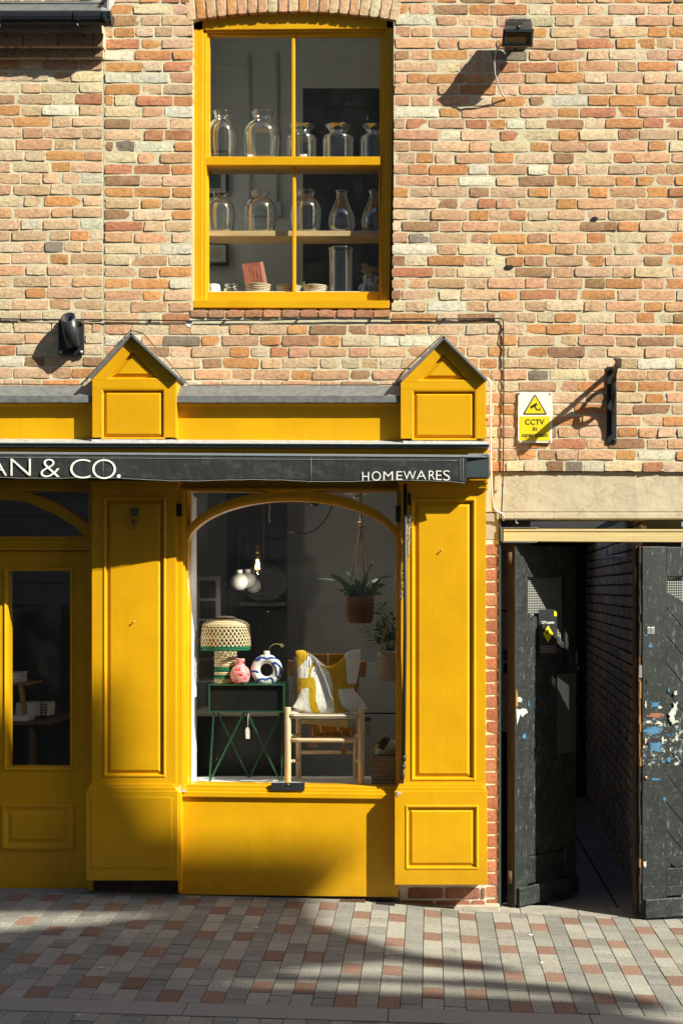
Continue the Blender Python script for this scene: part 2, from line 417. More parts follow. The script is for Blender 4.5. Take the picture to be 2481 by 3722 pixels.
ropew = M_weave('pale_rope', (.58, .49, .35), (.45, .42, .4), 45, 100)
basketm = M_weave('willow_basket', (.56, .44, .25), (.25, .22, .2), 75, 70)
cordm = M_weave('seat_cord', (.74, .66, .53), (.45, .4, .35), 120, 60)
ceram = M_plain('glazed_ceramic', (.8, .8, .8), .12, 0, .02, 10, .02, 20, .6, attr=True)
cushm = M_cloth('knitted_cotton', attr=True, scale=520)
paint_attr = M_plain('printed_paper', (.5, .5, .5), .7, 0, .05, 30, .05, attr=True)
leafm = M_plain('plant_leaf', (.055, .12, .035), .58, 0, .4, 22, .2, 120)
leafd = M_plain('dark_plant_leaf', (.035, .085, .03), .6, 0, .4, 22, .2, 120)
strawm = M_plain('dry_straw', (.55, .40, .20), .85, 0, .3, 60, .3)
opal = M_plain('opal_glass', (.50, .50, .46), .15, 0, .03, 8, .03)
linen = M_cloth('green_linen', (.52, .52, .32), False, 500)
boards = M_plain('grey_boarding', (.30, .31, .29), .7, 0, .15, 3, .2, 40)
fencem = M_plain('dark_fence', (.05, .045, .04), .85, 0, .3, 6, .4, 40)
whitecable = M_plain('white_cable', (.66, .60, .54), .6, 0, .15, 30, .2)
blackcable = M_plain('black_cable', (.012, .02, .018), .55, 0, .25, 30, .2)
litter = M_plain('litter_paper', (.75, .73, .68), .8, 0, .1, 60, .2)
darkslab = M_plain('passage_slabs', (.2, .2, .2), .85, 0, .35, 5, .6, 90)
kerbm = M_plain('kerb_granite', (.25, .23, .215), .85, 0, .4, 150, .5, 160)
groundm = M_plain('joint_sand', (.03, .029, .025), .95, 0, .4, 60, .8, 120)

# ------------------------------------------------------------------ bricks
PAL = [((.63, .30, .12), 23), ((.66, .38, .225), 32), ((.68, .46, .29), 24), ((.70, .56, .37), 15), ((.40, .225, .125), 9), ((.26, .21, .17), 1.5), ((.76, .70, .56), 5), ((.52, .23, .12), 8)]
def pick(rng, pal=PAL, pale=0.0):
    ws = [w * ((1 + pale * (1.6 if i in (2, 3, 6) else -.35)) if pale else 1) for i, (c, w) in enumerate(pal)]
    c = rng.choices([c for c, w in pal], ws)[0]; k = rng.uniform(.86, 1.14)
    return tuple(min(.85, max(.01, v * k * rng.uniform(.95, 1.05))) for v in c)

def brick(mb, x0, x1, z0, z1, yf, yb, rng, xf=lambda x, y, z: (x, y, z), rag=.0035, nx=None, col=None):
    w, h = x1 - x0, z1 - z0
    nx = nx or max(2, int(w / .034)); nzn = 3
    if col: mb.col = col
    tilt = rng.uniform(-.003, .003); sx, sz = rng.uniform(0, 99), rng.uniform(0, 99); roll = rng.uniform(-.012, .012)
    G = []
    for j in range(nzn + 1):
        row = []
        for i in range(nx + 1):
            s, t = i / nx, j / nzn
            ex, ez = min(s, 1 - s) * w, min(t, 1 - t) * h; edge = (i in (0, nx)) or (j in (0, nzn))
            a = nz(x0 * 31 + s * w * 38 + sx, z0 * 37 + t * h * 50, sz); b = nz(x0 * 29 + s * w * 44, z0 * 31 + t * 3 + sz, sx)
            dx = a * rag * (1.2 if edge else .6); dz = b * rag * (1.2 if edge else .5) + roll * (s - .5) * w
            dy = tilt * (s - .5) * 2 + a * .0022 + (.0012 if edge else 0)
            if edge and (i in (0, nx)) and (j in (0, nzn)):
                dx += .004 * (1 if i == 0 else -1) * rng.random(); dz += .003 * (1 if j == 0 else -1) * rng.random()
            row.append((x0 + s * w + dx, yf + dy, z0 + t * h + dz))
        G.append(row)
    ids = [mb.add([xf(*p) for p in r]) for r in G]
    mb.smooth = True
    for j in range(nzn):
        for i in range(nx): mb.face((ids[j][i], ids[j][i + 1], ids[j + 1][i + 1], ids[j + 1][i]))
    mb.smooth = False
    bd = [G[0][i] for i in range(nx + 1)] + [G[j][nx] for j in range(1, nzn + 1)] + [G[nzn][i] for i in range(nx - 1, -1, -1)] + [G[j][0] for j in range(nzn - 1, 0, -1)]
    fr_ = mb.add([xf(*p) for p in bd]); bk = mb.add([xf(p[0], yb, p[2]) for p in bd])
    for i in range(len(bd)):
        j = (i + 1) % len(bd); mb.face((fr_[j], fr_[i], bk[i], bk[j]))

def brickwork(mb, zs, intervals, yf, yb, rng, hb, lens, joint, colf, xf=lambda x, y, z: (x, y, z), wav=.003, rag=.0035):
    """Flemish bond: stretcher and header by turns, every course shifted half a pitch"""
    pitch = lens[0] + lens[1] + 2 * joint
    for r, z in enumerate(zs):
        off = (r % 2) * pitch / 2 + rng.uniform(-.02, .02)
        for (a, b) in intervals(z + hb / 2):
            k = math.floor((a - off) / pitch) - 1; cuts = []
            while off + k * pitch < b:
                cuts += [(off + k * pitch, lens[0]), (off + k * pitch + lens[0] + joint, lens[1])]; k += 1
            spans = []
            for (x, L) in cuts:
                if rng.random() < .08 and L == lens[0]: spans += [(x, x + L * .48), (x + L * .48 + joint, x + L)]
                else: spans.append((x + rng.uniform(-.005, .005), x + L + rng.uniform(-.005, .005)))
            spans = [[max(p, a), min(q, b)] for p, q in spans if q > a + .012 and p < b - .012]
            if len(spans) > 1 and spans[0][1] - spans[0][0] < .045: spans[1][0] = spans[0][0]; spans.pop(0)
            if len(spans) > 1 and spans[-1][1] - spans[-1][0] < .045: spans[-2][1] = spans[-1][1]; spans.pop()
            if spans: spans[0][0] = a; spans[-1][1] = b
            for p, q in spans:
                wz = wav * nz(p * 1.1, z * 2.3, 5) * 2
                brick(mb, p, q, z + wz + rng.uniform(-.002, .002), z + hb + wz + rng.uniform(-.003, .003), yf + rng.uniform(-.002, .002), yb, rng, xf, rag, col=colf(p, z))

# =================================================================== SETTING: brick building
bldg = thing('brick_building', 'weathered orange and buff brick building with a yellow sash window above the shop', 'building')
course, hb = .0716, .0572
XL, XR = X(-160), X(2640)
jointx = X(379)
wl, wr = X(699), X(1432)
def main_iv(z):
    v = V0 + (ZC - z) * S
    iv = []
    if v < 1720:
        a, b = jointx + .009, XR
        if 40 < v < 1122:
            t = (v - 70) / 1050; l = X(705 - 8 * t) - .004; rr = X(1435 - 16 * t) + .006
            iv = [(a, l), (rr, b)]
        elif v <= 40: iv = [(a, X(690)), (X(1447), b)]
        elif v < 1160: iv = [(a, X(690)), (X(1424), b)]
        elif v > 1690: iv = [(X(1760), b)]
        else: iv = [(a, b)]
    return iv
zs = [Z(1712) + course * i for i in range(int((Z(-120) - Z(1712)) / course))]
rng = random.Random(21)
mb = MB(); brickwork(mb, zs, main_iv, -.0080, .05, rng, hb, (.226, .120), .0125, lambda x, z: pick(rng, PAL, .4 if x < X(690) else 0))
wall = mb.build('wall', brickm, bldg, fix=False)
# mortar bed behind the bricks, with real openings
mb = MB()
def bed(mb, u0, v0, u1, v1, y=-.0035, yb=.30):
    xa, xb, za, zb_ = X(u0), X(u1), Z(v1), Z(v0); nx_, nz2 = max(1, int((xb - xa) / .016)), max(1, int((zb_ - za) / .016))
    mb.smooth = True; rows = []
    for j in range(nz2 + 1):
        r = []
        for i in range(nx_ + 1):
            x, z = xa + (xb - xa) * i / nx_, za + (zb_ - za) * j / nz2
            r.append((x, y + .0016 * nz(x * 9, z * 14, 3) + .0012 * nz(x * 33, z * 33, 7), z))
        rows.append(mb.add(r))
    for j in range(nz2):
        for i in range(nx_): mb.face((rows[j][i], rows[j][i + 1], rows[j + 1][i + 1], rows[j + 1][i]))
    mb.smooth = False; mb.rect(u0, v0, u1, v1, y + .012, yb)
bed(mb, 379, -200, 702, 1130); bed(mb, 1430, -200, 2700, 1130); bed(mb, 702, -200, 1430, 35); bed(mb, 379, 1130, 2700, 1690); bed(mb, 1762, 1690, 2700, 1712)
mb.build('mortar_bed', mortar, bldg, fix=False)
# window arch of upright bricks and sill course
mb = MB(); rng2 = random.Random(5)
na = 21; uc, Rr = 1069, 4200
for i in range(na):
    a = 684 + (1453 - 684) * i / na; b = a + (1453 - 684) / na - 7; m_ = (a + b) / 2; t = (m_ - uc) / 384
    vb = 42 + 34 * t * t; ang = t * .17
    cx, cz = X(m_), Z(vb)
    def xf(x, y, z, cx=cx, cz=cz, ang=ang): return (cx + x * math.cos(ang) + z * math.sin(ang), y, cz - x * math.sin(ang) + z * math.cos(ang))
    w = (b - a) / S
    c = pick(rng2, PAL[:3] + PAL[3:4]); 
    brick(mb, 0, .215, -w / 2, w / 2, -.009, .06, rng2, lambda x, y, z, f=xf: f(-z, y, x), col=c)
mb.build('window_arch', brickm, bldg, fix=False)
mb = MB(); mb.prism([(X(684), Z(82)), (X(760), Z(56)), (X(880), Z(41)), (X(1069), Z(36)), (X(1260), Z(41)), (X(1380), Z(56)), (X(1453), Z(78)), (X(1465), Z(-100)), (X(670), Z(-100))], .001, .2)
mb.build('arch_mortar', mortar, bldg)
mb = MB()
for i in range(11):
    u = 693 + i * 66.6; brick(mb, X(u), X(u + 60), Z(1153), Z(1127), -.014, .08, rng2, col=pick(rng2, [((.54, .25, .14), 3), ((.50, .26, .16), 2)]))
mb.build('brick_sill', brickm, bldg, fix=False)
# rendered concrete lintel over the passage, pad stone, pier of newer bricks
mb = MB(); mb.rect(1762, 1714, 2700, 1862, .012, .32); mb.rect(1815, 1862, 2700, 1886, .012, .32)
mb.build('lintel', renderm, bldg, .006)
mb = MB(); mb.rect(1763, 1866, 1812, 1962, .006, .3); mb.build('pad_stone', concrete, bldg, .004)
mb = MB(); rngp = random.Random(3)
pz = Z(3306); k = 0
while pz < Z(1972):
    if k < 2 or True:
        c = pick(rngp, [((.40, .16, .095), 4), ((.36, .145, .085), 2), ((.43, .19, .115), 2)])
        brick(mb, X(1768), X(1809), pz, pz + .0640, .002, .2, rngp, rag=.0012, col=c)
    pz += .0795; k += 1
for r in range(2):                                                       # plinth under the right pilaster
    x = X(1448) + .06 * (r % 2)
    while x < X(1752):
        brick(mb, x, min(x + .215, X(1760)), Z(3306) + r * .0795, Z(3306) + r * .0795 + .066, -.05, .1, rngp, rag=.002, col=pick(rngp, [((.36, .15, .09), 3), ((.30, .13, .09), 2)])); x += .23
mb.build('brick_pier', pierm, bldg, fix=False)
mb = MB(); mb.rect(1762, 1962, 1813, 3330, .009, .3); mb.rect(1446, 3217, 1762, 3330, -.041, .3)
mb.build('pier_mortar', mortar_w, bldg)
mb = MB(); mb.rect(1446, 3292, 1815, 3330, -.075, .0); mb.build('mortar_skirt', concrete, bldg, .008)
mb = MB()
for r in range(2):
    x = X(335) + .05 * r
    while x < X(640):
        brick(mb, x, min(x + .215, X(650)), Z(3268) + r * .065, Z(3268) + r * .065 + .055, -.09, .1, rngp, col=pick(rngp, [((.13, .09, .07), 3), ((.10, .075, .065), 2)])); x += .23
mb.build('plinth_bricks', pierm, bldg, fix=False)
mb = MB(); mb.rect(330, 3190, 660, 3275, -.082, .2); mb.rect(640, 3245, 1450, 3300, -.09, .1); mb.build('plinth_mortar', mortar_d, bldg)

# ---- upper sash window (part of the building)
win = part('window', bldg)
yF = .032
mb = MB()
mb.poly([(697, 1116), (734, 1116), (738, 60), (704, 80)], yF, .14)                    # left box frame
mb.poly([(1391, 1116), (1414, 1116), (1433, 63), (1404, 60)], yF, .14)
mb.poly([(704, 82), (760, 58), (880, 45), (1069, 40), (1260, 45), (1380, 56), (1433, 72), (1433, 102), (704, 108)], yF, .14)
mb.rect(690, 44, 1446, 112, yF + .02, .14)
mb.poly([(693, 1118), (1415, 1120), (1415, 1092), (693, 1091)], yF - .035, .14)         # sill
mb.poly([(734, 1091), (748, 1091), (752, 108), (738, 108)], yF + .012, .14)
mb.poly([(1382, 1091), (1391, 1091), (1404, 104), (1393, 104)], yF + .012, .14)
mb.poly([(738, 117), (1404, 112), (1404, 101), (738, 107)], yF + .012, .14)
mb.build('window_frame', yellow, win, .003)
def sash(name, outer, glass, bar, y):
    mb = MB()
    (ul, vt, ur, vb), (gl, gt, gr, gb) = outer, glass
    mb.rect(ul, vt, gl, vb, y, y + .045); mb.rect(gr, vt, ur, vb, y, y + .045)
    mb.rect(gl, vt, gr, gt, y - .001, y + .045); mb.rect(gl, gb, gr, vb, y - .001, y + .045)
    mb.rect(bar[0], gt, bar[1], gb, y + .004, y + .04)
    mb.build(name, yellow, win, .003)
sash('upper_sash', (750, 112, 1394, 600), (761, 128, 1379, 569), (1059, 1071), yF + .026)
sash('lower_sash', (748, 600, 1384, 1092), (757, 606, 1376, 1060), (1062, 1074), yF + .05)
mb = MB(); mb.rect(747, 568, 1384, 600, yF + .012, yF + .09); mb.build('meeting_rail', yellow, win, .004)
mb = MB(); mb.sheet(757, 124, 1060, 574, yF + .048); mb.build('pane', pane_up, win); mb = MB(); mb.sheet(1070, 124, 1384, 574, yF + .048); mb.build('pane', pane_up, win)
mb = MB(); mb.sheet(752, 602, 1064, 1066, yF + .072); mb.build('pane', pane_up, win); mb = MB(); mb.sheet(1072, 602, 1380, 1066, yF + .072); mb.build('pane', pane_up, win)

for (u, v, w_, h_, sd, m_) in ((686, 1178, 30, 22, 2, whitep), (2160, 795, 22, 13, 4, inkm), (1848, 972, 30, 15, 6, inkm)):
    pts = []
    for k in range(26):
        t = 2 * math.pi * k / 26; r = 1 + .7 * nz(math.cos(t) * 2 + sd, math.sin(t) * 2, sd) + .4 * nz(math.cos(t) * 6, math.sin(t) * 6, sd); pts.append((X(u + w_ / 2 * r * math.cos(t)), Z(v + h_ / 2 * r * math.sin(t))))
    mb = MB(); mb.prism(pts, -.0118, -.004); mb.build('paint_splash' if m_ is not inkm else 'soot_mark', m_, bldg)
# =================================================================== neighbouring house at left, with slates and gutter
nb_ = thing('neighbouring_house', 'pale brick house end with slate roof, brick corbels and black gutter', 'house')
mb = MB(); rngn = random.Random(77)
zsn = [Z(1712) + course * i + .012 for i in range(int((Z(-120) - Z(1712)) / course))]
brickwork(mb, zsn, lambda z: [(XL, jointx - .009)] if V0 + (ZC - z) * S < 1690 else [], -.0065, .05, rngn, hb, (.226, .120), .0125, lambda x, z: pick(rngn, PAL, .8))
mb.build('wall', brickm, nb_, fix=False)
mb = MB(); bed(mb, -200, -200, 379, 1690, -.002); mb.build('mortar_bed', mortar, nb_, fix=False)
mb = MB()
for (v0, v1, yf) in ((118, 166, -.085), (172, 206, -.048)):
    u = -170
    while u < 370:
        e = min(u + R.choice((128, 128, 68)), 378); brick(mb, X(u, yf), X(e - 5, yf), Z(v1, yf), Z(v0, yf), yf, .03, R, col=pick(R, [((.30, .18, .11), 2), ((.36, .22, .13), 2), ((.2, .13, .1), 1)])); u = e
mb.build('brick_corbel', brickm, nb_, fix=False)
mb = MB(); mb.rect(-200, 120, 376, 170, -.070, .03); mb.rect(-200, 166, 376, 210, -.036, .03); mb.rect(-200, 90, 370, 120, -.075, .03); mb.build('corbel_mortar', mortar, nb_)
# slates: three courses climbing away from the gutter
mb = MB()
def roofpt(u, s): # s metres up the slope from the eaves
    y = -.175 + s * .80; z0 = Z(45, -.175); return (X(u, -.175), y, z0 + s * .60)
for r in range(5):
    u = -260 + (r % 2) * 95
    while u < 366:
        e = min(u + 190, 368); s0 = r * .17
        a, b = roofpt(u + 1.5, s0), roofpt(e - 1.5, s0); c, d = roofpt(e - 1.5, s0 + .2), roofpt(u + 1.5, s0 + .2)
        li = .014; dz = R.uniform(0, .003)
        top = [(a[0], a[1], a[2] + li + dz), (b[0], b[1], b[2] + li + dz), (c[0], c[1], c[2] + .004), (d[0], d[1], d[2] + .004)]
        mb.loft([[(p[0], p[1], p[2] - .007) for p in top], top]); u = e
mb.build('roof', slate, nb_, .0015)
mb = MB(); q = [roofpt(-260, 0), roofpt(368, 0), roofpt(368, .9), roofpt(-260, .9)]; mb.loft([[(p[0], p[1], p[2] - .03) for p in q], [(p[0], p[1], p[2] - .002) for p in q]]); mb.build('roof_deck', darkwood, nb_)
mb = MB()
for i in range(6):
    a = roofpt(368, i * .16 + .02); mb.loft([[(a[0] - .005, a[1], a[2]), (a[0] + .045, a[1], a[2] + .005), (a[0] + .045, a[1], a[2] + .11), (a[0] + .035, a[1], a[2] + .11), (a[0] + .03, a[1], a[2] + .02), (a[0] - .005, a[1], a[2] + .02)], [(a[0] - .005, a[1] + .13, a[2] + .096), (a[0] + .045, a[1] + .13, a[2] + .1), (a[0] + .045, a[1] + .13, a[2] + .21), (a[0] + .035, a[1] + .13, a[2] + .21), (a[0] + .03, a[1] + .13, a[2] + .12), (a[0] - .005, a[1] + .13, a[2] + .12)]])
mb.build('lead_flashing', leadw, nb_)
mb = MB(); yg = -.148; rg = .045
prof = [(yg + rg * math.cos(t), Z(52, yg) - rg * .95 * math.sin(t) * 1.5) for t in [math.pi * k / 12 for k in range(13)]]
prof = [(yg - rg, Z(50, yg)), (yg - rg, Z(56, yg))] + [(yg - rg * math.cos(math.pi * k / 10), Z(56, yg) - .062 * math.sin(math.pi * k / 10)) for k in range(1, 10)] + [(yg + rg, Z(56, yg)), (yg + rg, Z(50, yg)), (yg + rg - .004, Z(50, yg))] + [(yg - (rg - .004) * math.cos(math.pi * k / 10), Z(56, yg) - .057 * math.sin(math.pi * k / 10)) for k in range(9, 0, -1)] + [(yg - rg + .004, Z(50, yg))]
mb.loft([[(X(-260), a, b) for a, b in prof], [(X(405), a, b) for a, b in prof]])
for u in (398, 420): mb.loft([[(X(u), yg + (a - yg) * 1.09, Z(53, yg) + (b - Z(53, yg)) * 1.12) for a, b in prof], [(X(u + 8), yg + (a - yg) * 1.09, Z(53, yg) + (b - Z(53, yg)) * 1.12) for a, b in prof]])
cap = [(yg - .047, Z(50, yg)), (yg - .04, Z(82, yg)), (yg, Z(95, yg)), (yg + .04, Z(82, yg)), (yg + .047, Z(50, yg))]
mb.loft([[(X(404), a, b) for a, b in cap], [(X(426), a, b) for a, b in cap]])
gut = mb.build('gutter', blackp, nb_)
for u in (18, 296):
    mb = MB(); mb.loft([[(X(u), yg + (a - yg) * 1.1, Z(53, yg) + (b - Z(53, yg)) * 1.12) for a, b in prof], [(X(u + 17), yg + (a - yg) * 1.1, Z(53, yg) + (b - Z(53, yg)) * 1.12) for a, b in prof]])
    mb.tube([(X(u + 8), yg - .03, Z(92, yg)), (X(u + 16), yg + .02, Z(108, yg)), (X(u + 22), -.08, Z(118, yg))], .006); mb.build('gutter_bracket', blackp, gut, fix=False)

# =================================================================== SHOP FRONT
shop = thing('wooden_shopfront', 'mustard yellow painted wooden shop front with arched display window and two gabled pilasters', 'shop front')
yPil, yFas, yPed, yRis, yFr, yGl = -.20, -.128, -.20, -.13, -.135, -.09

def pilaster(pu, side):
    """pu: dict of measured outlines"""
    mb = MB()
    so, po, fi = pu['shaft'], pu['panel'], pu['field']
    mb.panel(rect4(*so), yPil, .06, [(rect4(*po), yPil), (inset(rect4(*po), 4), yPil - .006), (inset(rect4(*po), 9), yPil - .004), (inset(rect4(*po), 12), yPil + .014), (inset(rect4(*fi), -3), yPil + .015), (inset(rect4(*fi), 0), yPil + .013), (inset(rect4(*fi), 11), yPil + .002)])
    pil = mb.build('pilaster', yellow, shop, .0015, 1)
    # capital mouldings
    c0, c1 = pu['cap']; mb = MB()
    for (va, vb, ex, dy) in ((1745, 1756, 12, .045), (1756, 1768, 8, .034), (1768, 1775, 9, .03), (1775, 1784, 3, .016)):
        mb.rect(c0 - ex, va, c1 + ex, vb, yPil - dy, .05)
    mb.build('capital', yellow, pil, .004)
    # base with its own panel
    b0 = pu['base']; mb = MB()
    yB = yPil - .028
    if pu['bpanel']:
        bp = rect4(*pu['bpanel'])
        mb.panel(rect4(*b0), yB, .0, [(bp, yB), (inset(bp, 4), yB - .005), (inset(bp, 9), yB - .003), (inset(bp, 12), yB + .013), (inset(bp, 17), yB + .013), (inset(bp, 26), yB + .002)])
    else:
        mb.rect(*b0, yB, .0); mb.rect(*pu['sheet'], yB - .004, yB + .01)
    t = b0[1]
    mb.poly([(b0[0] + 3, t + 1), (b0[2] - 3, t + 1), (b0[2] - 10, t - 14), (b0[0] + 10, t - 14)], yB + .004, .0)
    mb.poly([(b0[0] + 10, t - 14), (b0[2] - 10, t - 14), (b0[2] - 16, t - 26), (b0[0] + 16, t - 26)], yB + .016, .0)
    mb.build('pilaster_base', yellow, pil, .0025)
    # gabled block above the cornice
    e0, ap, e1, vb, l, r = pu['gable']; mb = MB()
    out = [(l, vb), (r, vb), (r, e1[1] + 6), (ap[0], ap[1] + 8), (l, e0[1] + 6)]
    pr = pu['gpanel']
    q = lambda uv, y: [(X(u, yPed), y, Z(v, yPed)) for u, v in uv]
    mb.prism([(X(u, yPed), Z(v, yPed)) for u, v in out], yPed + .022, .02)
    mb.rect(l, pr[1], pr[0], vb, yPed, yPed + .03); mb.rect(pr[2], pr[1], r, vb, yPed, yPed + .03)   # stiles
    tri = [(l, e0[1] + 6), (l, pr[1]), (r, pr[1]), (r, e1[1] + 6), (ap[0], ap[1] + 8)]
    hole = pu['tri']
    mb.poly([(l, pr[1]), (r, pr[1]), (r, hole[1][1]), (l, hole[0][1])], yPed, yPed + .03)               # rail
    mb.poly([(l, hole[0][1]), hole[0], hole[2], (ap[0], ap[1] + 8), (l, e0[1] + 6)], yPed, yPed + .03)
    mb.poly([hole[1], (r, hole[1][1]), (r, e1[1] + 6), (ap[0], ap[1] + 8), hole[2]], yPed, yPed + .03)
    # raised fields with sloping margins
    rp = rect4(pr[0], pr[1], pr[2], vb + 6)
    for P_, ins in ((rp, (0, 7, 9, 20)), (hole, (0, 8, 10, 24))):
        mb.loft([q(inset(P_, ins[0]), yPed + .0215), q(inset(P_, ins[0]), yPed - .001), q(inset(P_, ins[1]), yPed + .002), q(inset(P_, ins[2]), yPed + .02), q(inset(P_, ins[2] + 3), yPed + .019), q(inset(P_, ins[3]), yPed + .006)])
    g = mb.build('pediment', yellow, pil, .0015, 1)
    mb = MB()
    for (a, b) in ((e0, ap), (ap, e1)):
        dx, dv = b[0] - a[0], b[1] - a[1]; L = math.hypot(dx, dv); nx_, nv_ = dv / L, -dx / L
        if nv_ > 0: nx_, nv_ = -nx_, -nv_
        k = [a, b, (b[0] - nx_ * 11, b[1] - nv_ * 11), (a[0] - nx_ * 11, a[1] - nv_ * 11)]
        mb.prism([(X(u, yPed - .035), Z(v, yPed - .035)) for u, v in k], yPed - .035, .0)
    mb.build('lead_capping', leadm, pil, .003)
    return pil
pilL = pilaster(dict(shaft=(334, 1770, 640, 2862), panel=(375, 1803, 603, 2826), field=(391, 1822, 586, 2810), cap=(336, 640), base=(313, 2876, 646, 3201), bpanel=None, sheet=(331, 2898, 624, 3156),
    gable=((322, 1370), (475, 1206), (652, 1371), 1590, 335, 640), gpanel=(367, 1411, 600), tri=[(374, 1381), (594, 1381), (481, 1264)]), 0)
pilR = pilaster(dict(shaft=(1456, 1775, 1764, 2862), panel=(1492, 1811, 1728, 2838), field=(1511, 1830, 1708, 2822), cap=(1458, 1762), base=(1433, 2876, 1769, 3217), bpanel=(1471, 2926, 1738, 3162), sheet=None,
    gable=((1451, 1378), (1611, 1218), (1771, 1376), 1594, 1455, 1764), gpanel=(1495, 1415, 1731), tri=[(1505, 1388), (1717, 1388), (1612, 1272)]), 1)

# fascia boards, sloping lead ledge, lead-dressed cornice
mb = MB(); mb.rect(-200, 1452, 336, 1612, yFas, .0); mb.rect(636, 1452, 1458, 1612, yFas, .0)
for a, b in ((-200, 334), (640, 1456)):
    mb.rect(a, 1462, b, 1470, yFas - .022, .0); mb.rect(a, 1470, b, 1476, yFas - .010, .0)
mb.build('fascia', yellow, shop, .003)
mb = MB()
for a, b, m_ in ((-200, 333, 0), (640, 1455, 0)):
    ys = yFas - .055; n_ = 40; rings = []
    for i in range(n_ + 1):
        u = a + (b - a) * i / n_; w = .003 * nz(u * .02, 3); w2 = .003 * nz(u * .035, 9)
        rings.append([(X(u, ys), .0, Z(1402) + w), (X(u, ys), -.03, Z(1404) + w2), (X(u, ys), ys + .02, Z(1432, ys) + w), (X(u, ys), ys, Z(1438, ys) + w2), (X(u, ys), ys - .002, Z(1463, ys) + w), (X(u, ys), ys + .05, Z(1462, ys))])
    mb.smooth = False; mb.loft(rings)
mb.build('lead_ledge', leadm, shop, .002)
mb = MB(); rings = []; a, b = -200, 1775
for i in range(90):
    u = a + (b - a) * i / 89; dv = .010 * u * 1.0 / 1.0 * .001; k = 4 + (u - 0) * .0045
    yb_ = yPed - .028; w = .0025 * nz(u * .03, 1); w2 = .0025 * nz(u * .05, 4)
    ytop = yPed - .003 if (330 < u < 645 or u > 1452) else yFas - .003
    rings.append([(X(u, ytop), .0, Z(1590 + k, yFas)), (X(u, ytop), ytop, Z(1591 + k, ytop) + w), (X(u, yb_), yb_ + .004, Z(1600 + k, yb_) + w2), (X(u, yb_), yb_ - .012, Z(1604 + k, yb_) + w), (X(u, yb_), yb_ - .012, Z(1611 + k, yb_) + w2), (X(u, yb_), .0, Z(1612 + k, yb_))])
mb.loft(rings); mb.build('lead_flashing', leadw, shop)
mb = MB(); yc = yPed - .05
mb.poly([(-200, 1623), (1776, 1626), (1776, 1617), (-200, 1612)], yc, .0); mb.poly([(-200, 1613), (1777, 1618), (1777, 1614), (-200, 1609)], yc - .008, .0)
mb.build('cornice', casing, shop, .003)
mb = MB(); mb.rect(-200, 1620, 1772, 1780, -.14, .0); mb.build('frieze', yellow, shop, .003)

# ---- display window
dw = part('display_window', shop)
def ell(cx, a, spring, rise, n=36): return [(cx - a * math.cos(math.pi * i / n), spring - rise * math.sin(math.pi * i / n)) for i in range(n + 1)]
mb = MB()
# side posts, moulded in three steps, and head
for (ua, ub, y0) in ((640, 664, -.18), (664, 672, -.16), (672, 681, yFr)): mb.rect(ua, 1772, ub, 2870, y0, .02)
for (ua, ub, y0) in ((1449, 1458, -.16), (1441, 1449, yFr)): mb.rect(ua, 1772, ub, 2870, y0, .02)
mb.rect(640, 1772, 1458, 1784, yFr - .02, .02)
mb.build('window_frame', yellow, dw, .003)
mb = MB()
def band(o, i, y0, y1):
    n = len(o)
    rings = [[(X(o[k][0], y0), y0, Z(o[k][1], y0)), (X(i[k][0], y0), y0, Z(i[k][1], y0)), (X(i[k][0], y0), y1, Z(i[k][1], y0)), (X(o[k][0], y0), y1, Z(o[k][1], y0))] for k in range(n)]
    mb.loft(rings)
band(ell(1060, 402, 1985, 203), ell(1060, 391, 1985, 176), yFr - .005, .0)
band(ell(1060, 391, 1985, 176), ell(1060, 386, 1985, 170), yFr + .004, .0)
band(ell(1060, 386, 1985, 171), ell(1060, 380, 1985, 165), yFr + .016, .0)
mb.rect(672, 1980, 683, 2866, yFr + .016, .0); mb.rect(1438, 1980, 1449, 2866, yFr + .016, .0)
mb.build('arch', yellow, dw, .0015, 1)
mb = MB(); mb.sheet(660, 1775, 1452, 2868, yGl); mb.build('pane', pane, dw)
mb = MB()
mb.poly([(664, 2868), (1448, 2877), (1448, 2862), (664, 2850)], yFr - .003, .0)
mb.poly([(662, 2880), (1448, 2890), (1448, 2874), (662, 2865)], yFr - .010, .0)
mb.poly([(660, 2897), (1448, 2906), (1448, 2886), (660, 2877)], yRis - .022, .0)
mb.build('sill', yellow, dw, .004)
mb = MB(); mb.poly([(651, 3252), (1446, 3262), (1446, 2890), (651, 2882)], yRis, .02); mb.rect(646, 2880, 657, 3245, yRis - .07, .0); mb.build('stall_riser', yellow, shop, .004)
mb = MB(); mb.rect(641, 1830, 660, 1876, -.20, -.12); mb.build('awning_bracket', satin_black, dw, .003); mb = MB(); mb.rect(1437, 1838, 1455, 1895, -.20, -.12); mb.build('awning_bracket', satin_black, dw, .003)

# ---- door at left with fanlight
door = part('door', shop)
yD = -.095
mb = MB()
G = (28, 2075, 255, 2788)
mb.rect(-45, 2003, G[0], 3237, yD, .01); mb.rect(G[2], 2003, 322, 3237, yD, .01); mb.rect(G[0], 2003, G[2], G[1], yD, .01)
bp = rect4(6, 2922, 268, 3088)
mb.rect(G[0], G[3], G[2], 3237, yD, .01)
mb.panel(bp, yD - .012, .0, [(inset(bp, 7), yD - .014), (inset(bp, 16), yD - .008), (inset(bp, 20), yD - .003), (inset(bp, 30), yD - .003), (inset(bp, 38), yD - .010)])
o = rect4(G[0] - 12, G[1] - 13, G[2] + 11, G[3] + 12)
mb.loft([[(X(u, yD), y, Z(v, yD)) for u, v in k] for k, y in ((o, yD + .001), (inset(o, 1), yD - .008), (inset(o, 6), yD - .007), (inset(o, 12), yD + .012), (inset(o, 12.5), yD + .03))], False, False)
mb.build('door_leaf', yellow, door, .0015, 1)
mb = MB(); mb.sheet(G[0] - 2, G[1] - 2, G[2] + 2, G[3] + 2, yD + .018); mb.build('pane', pane, door)
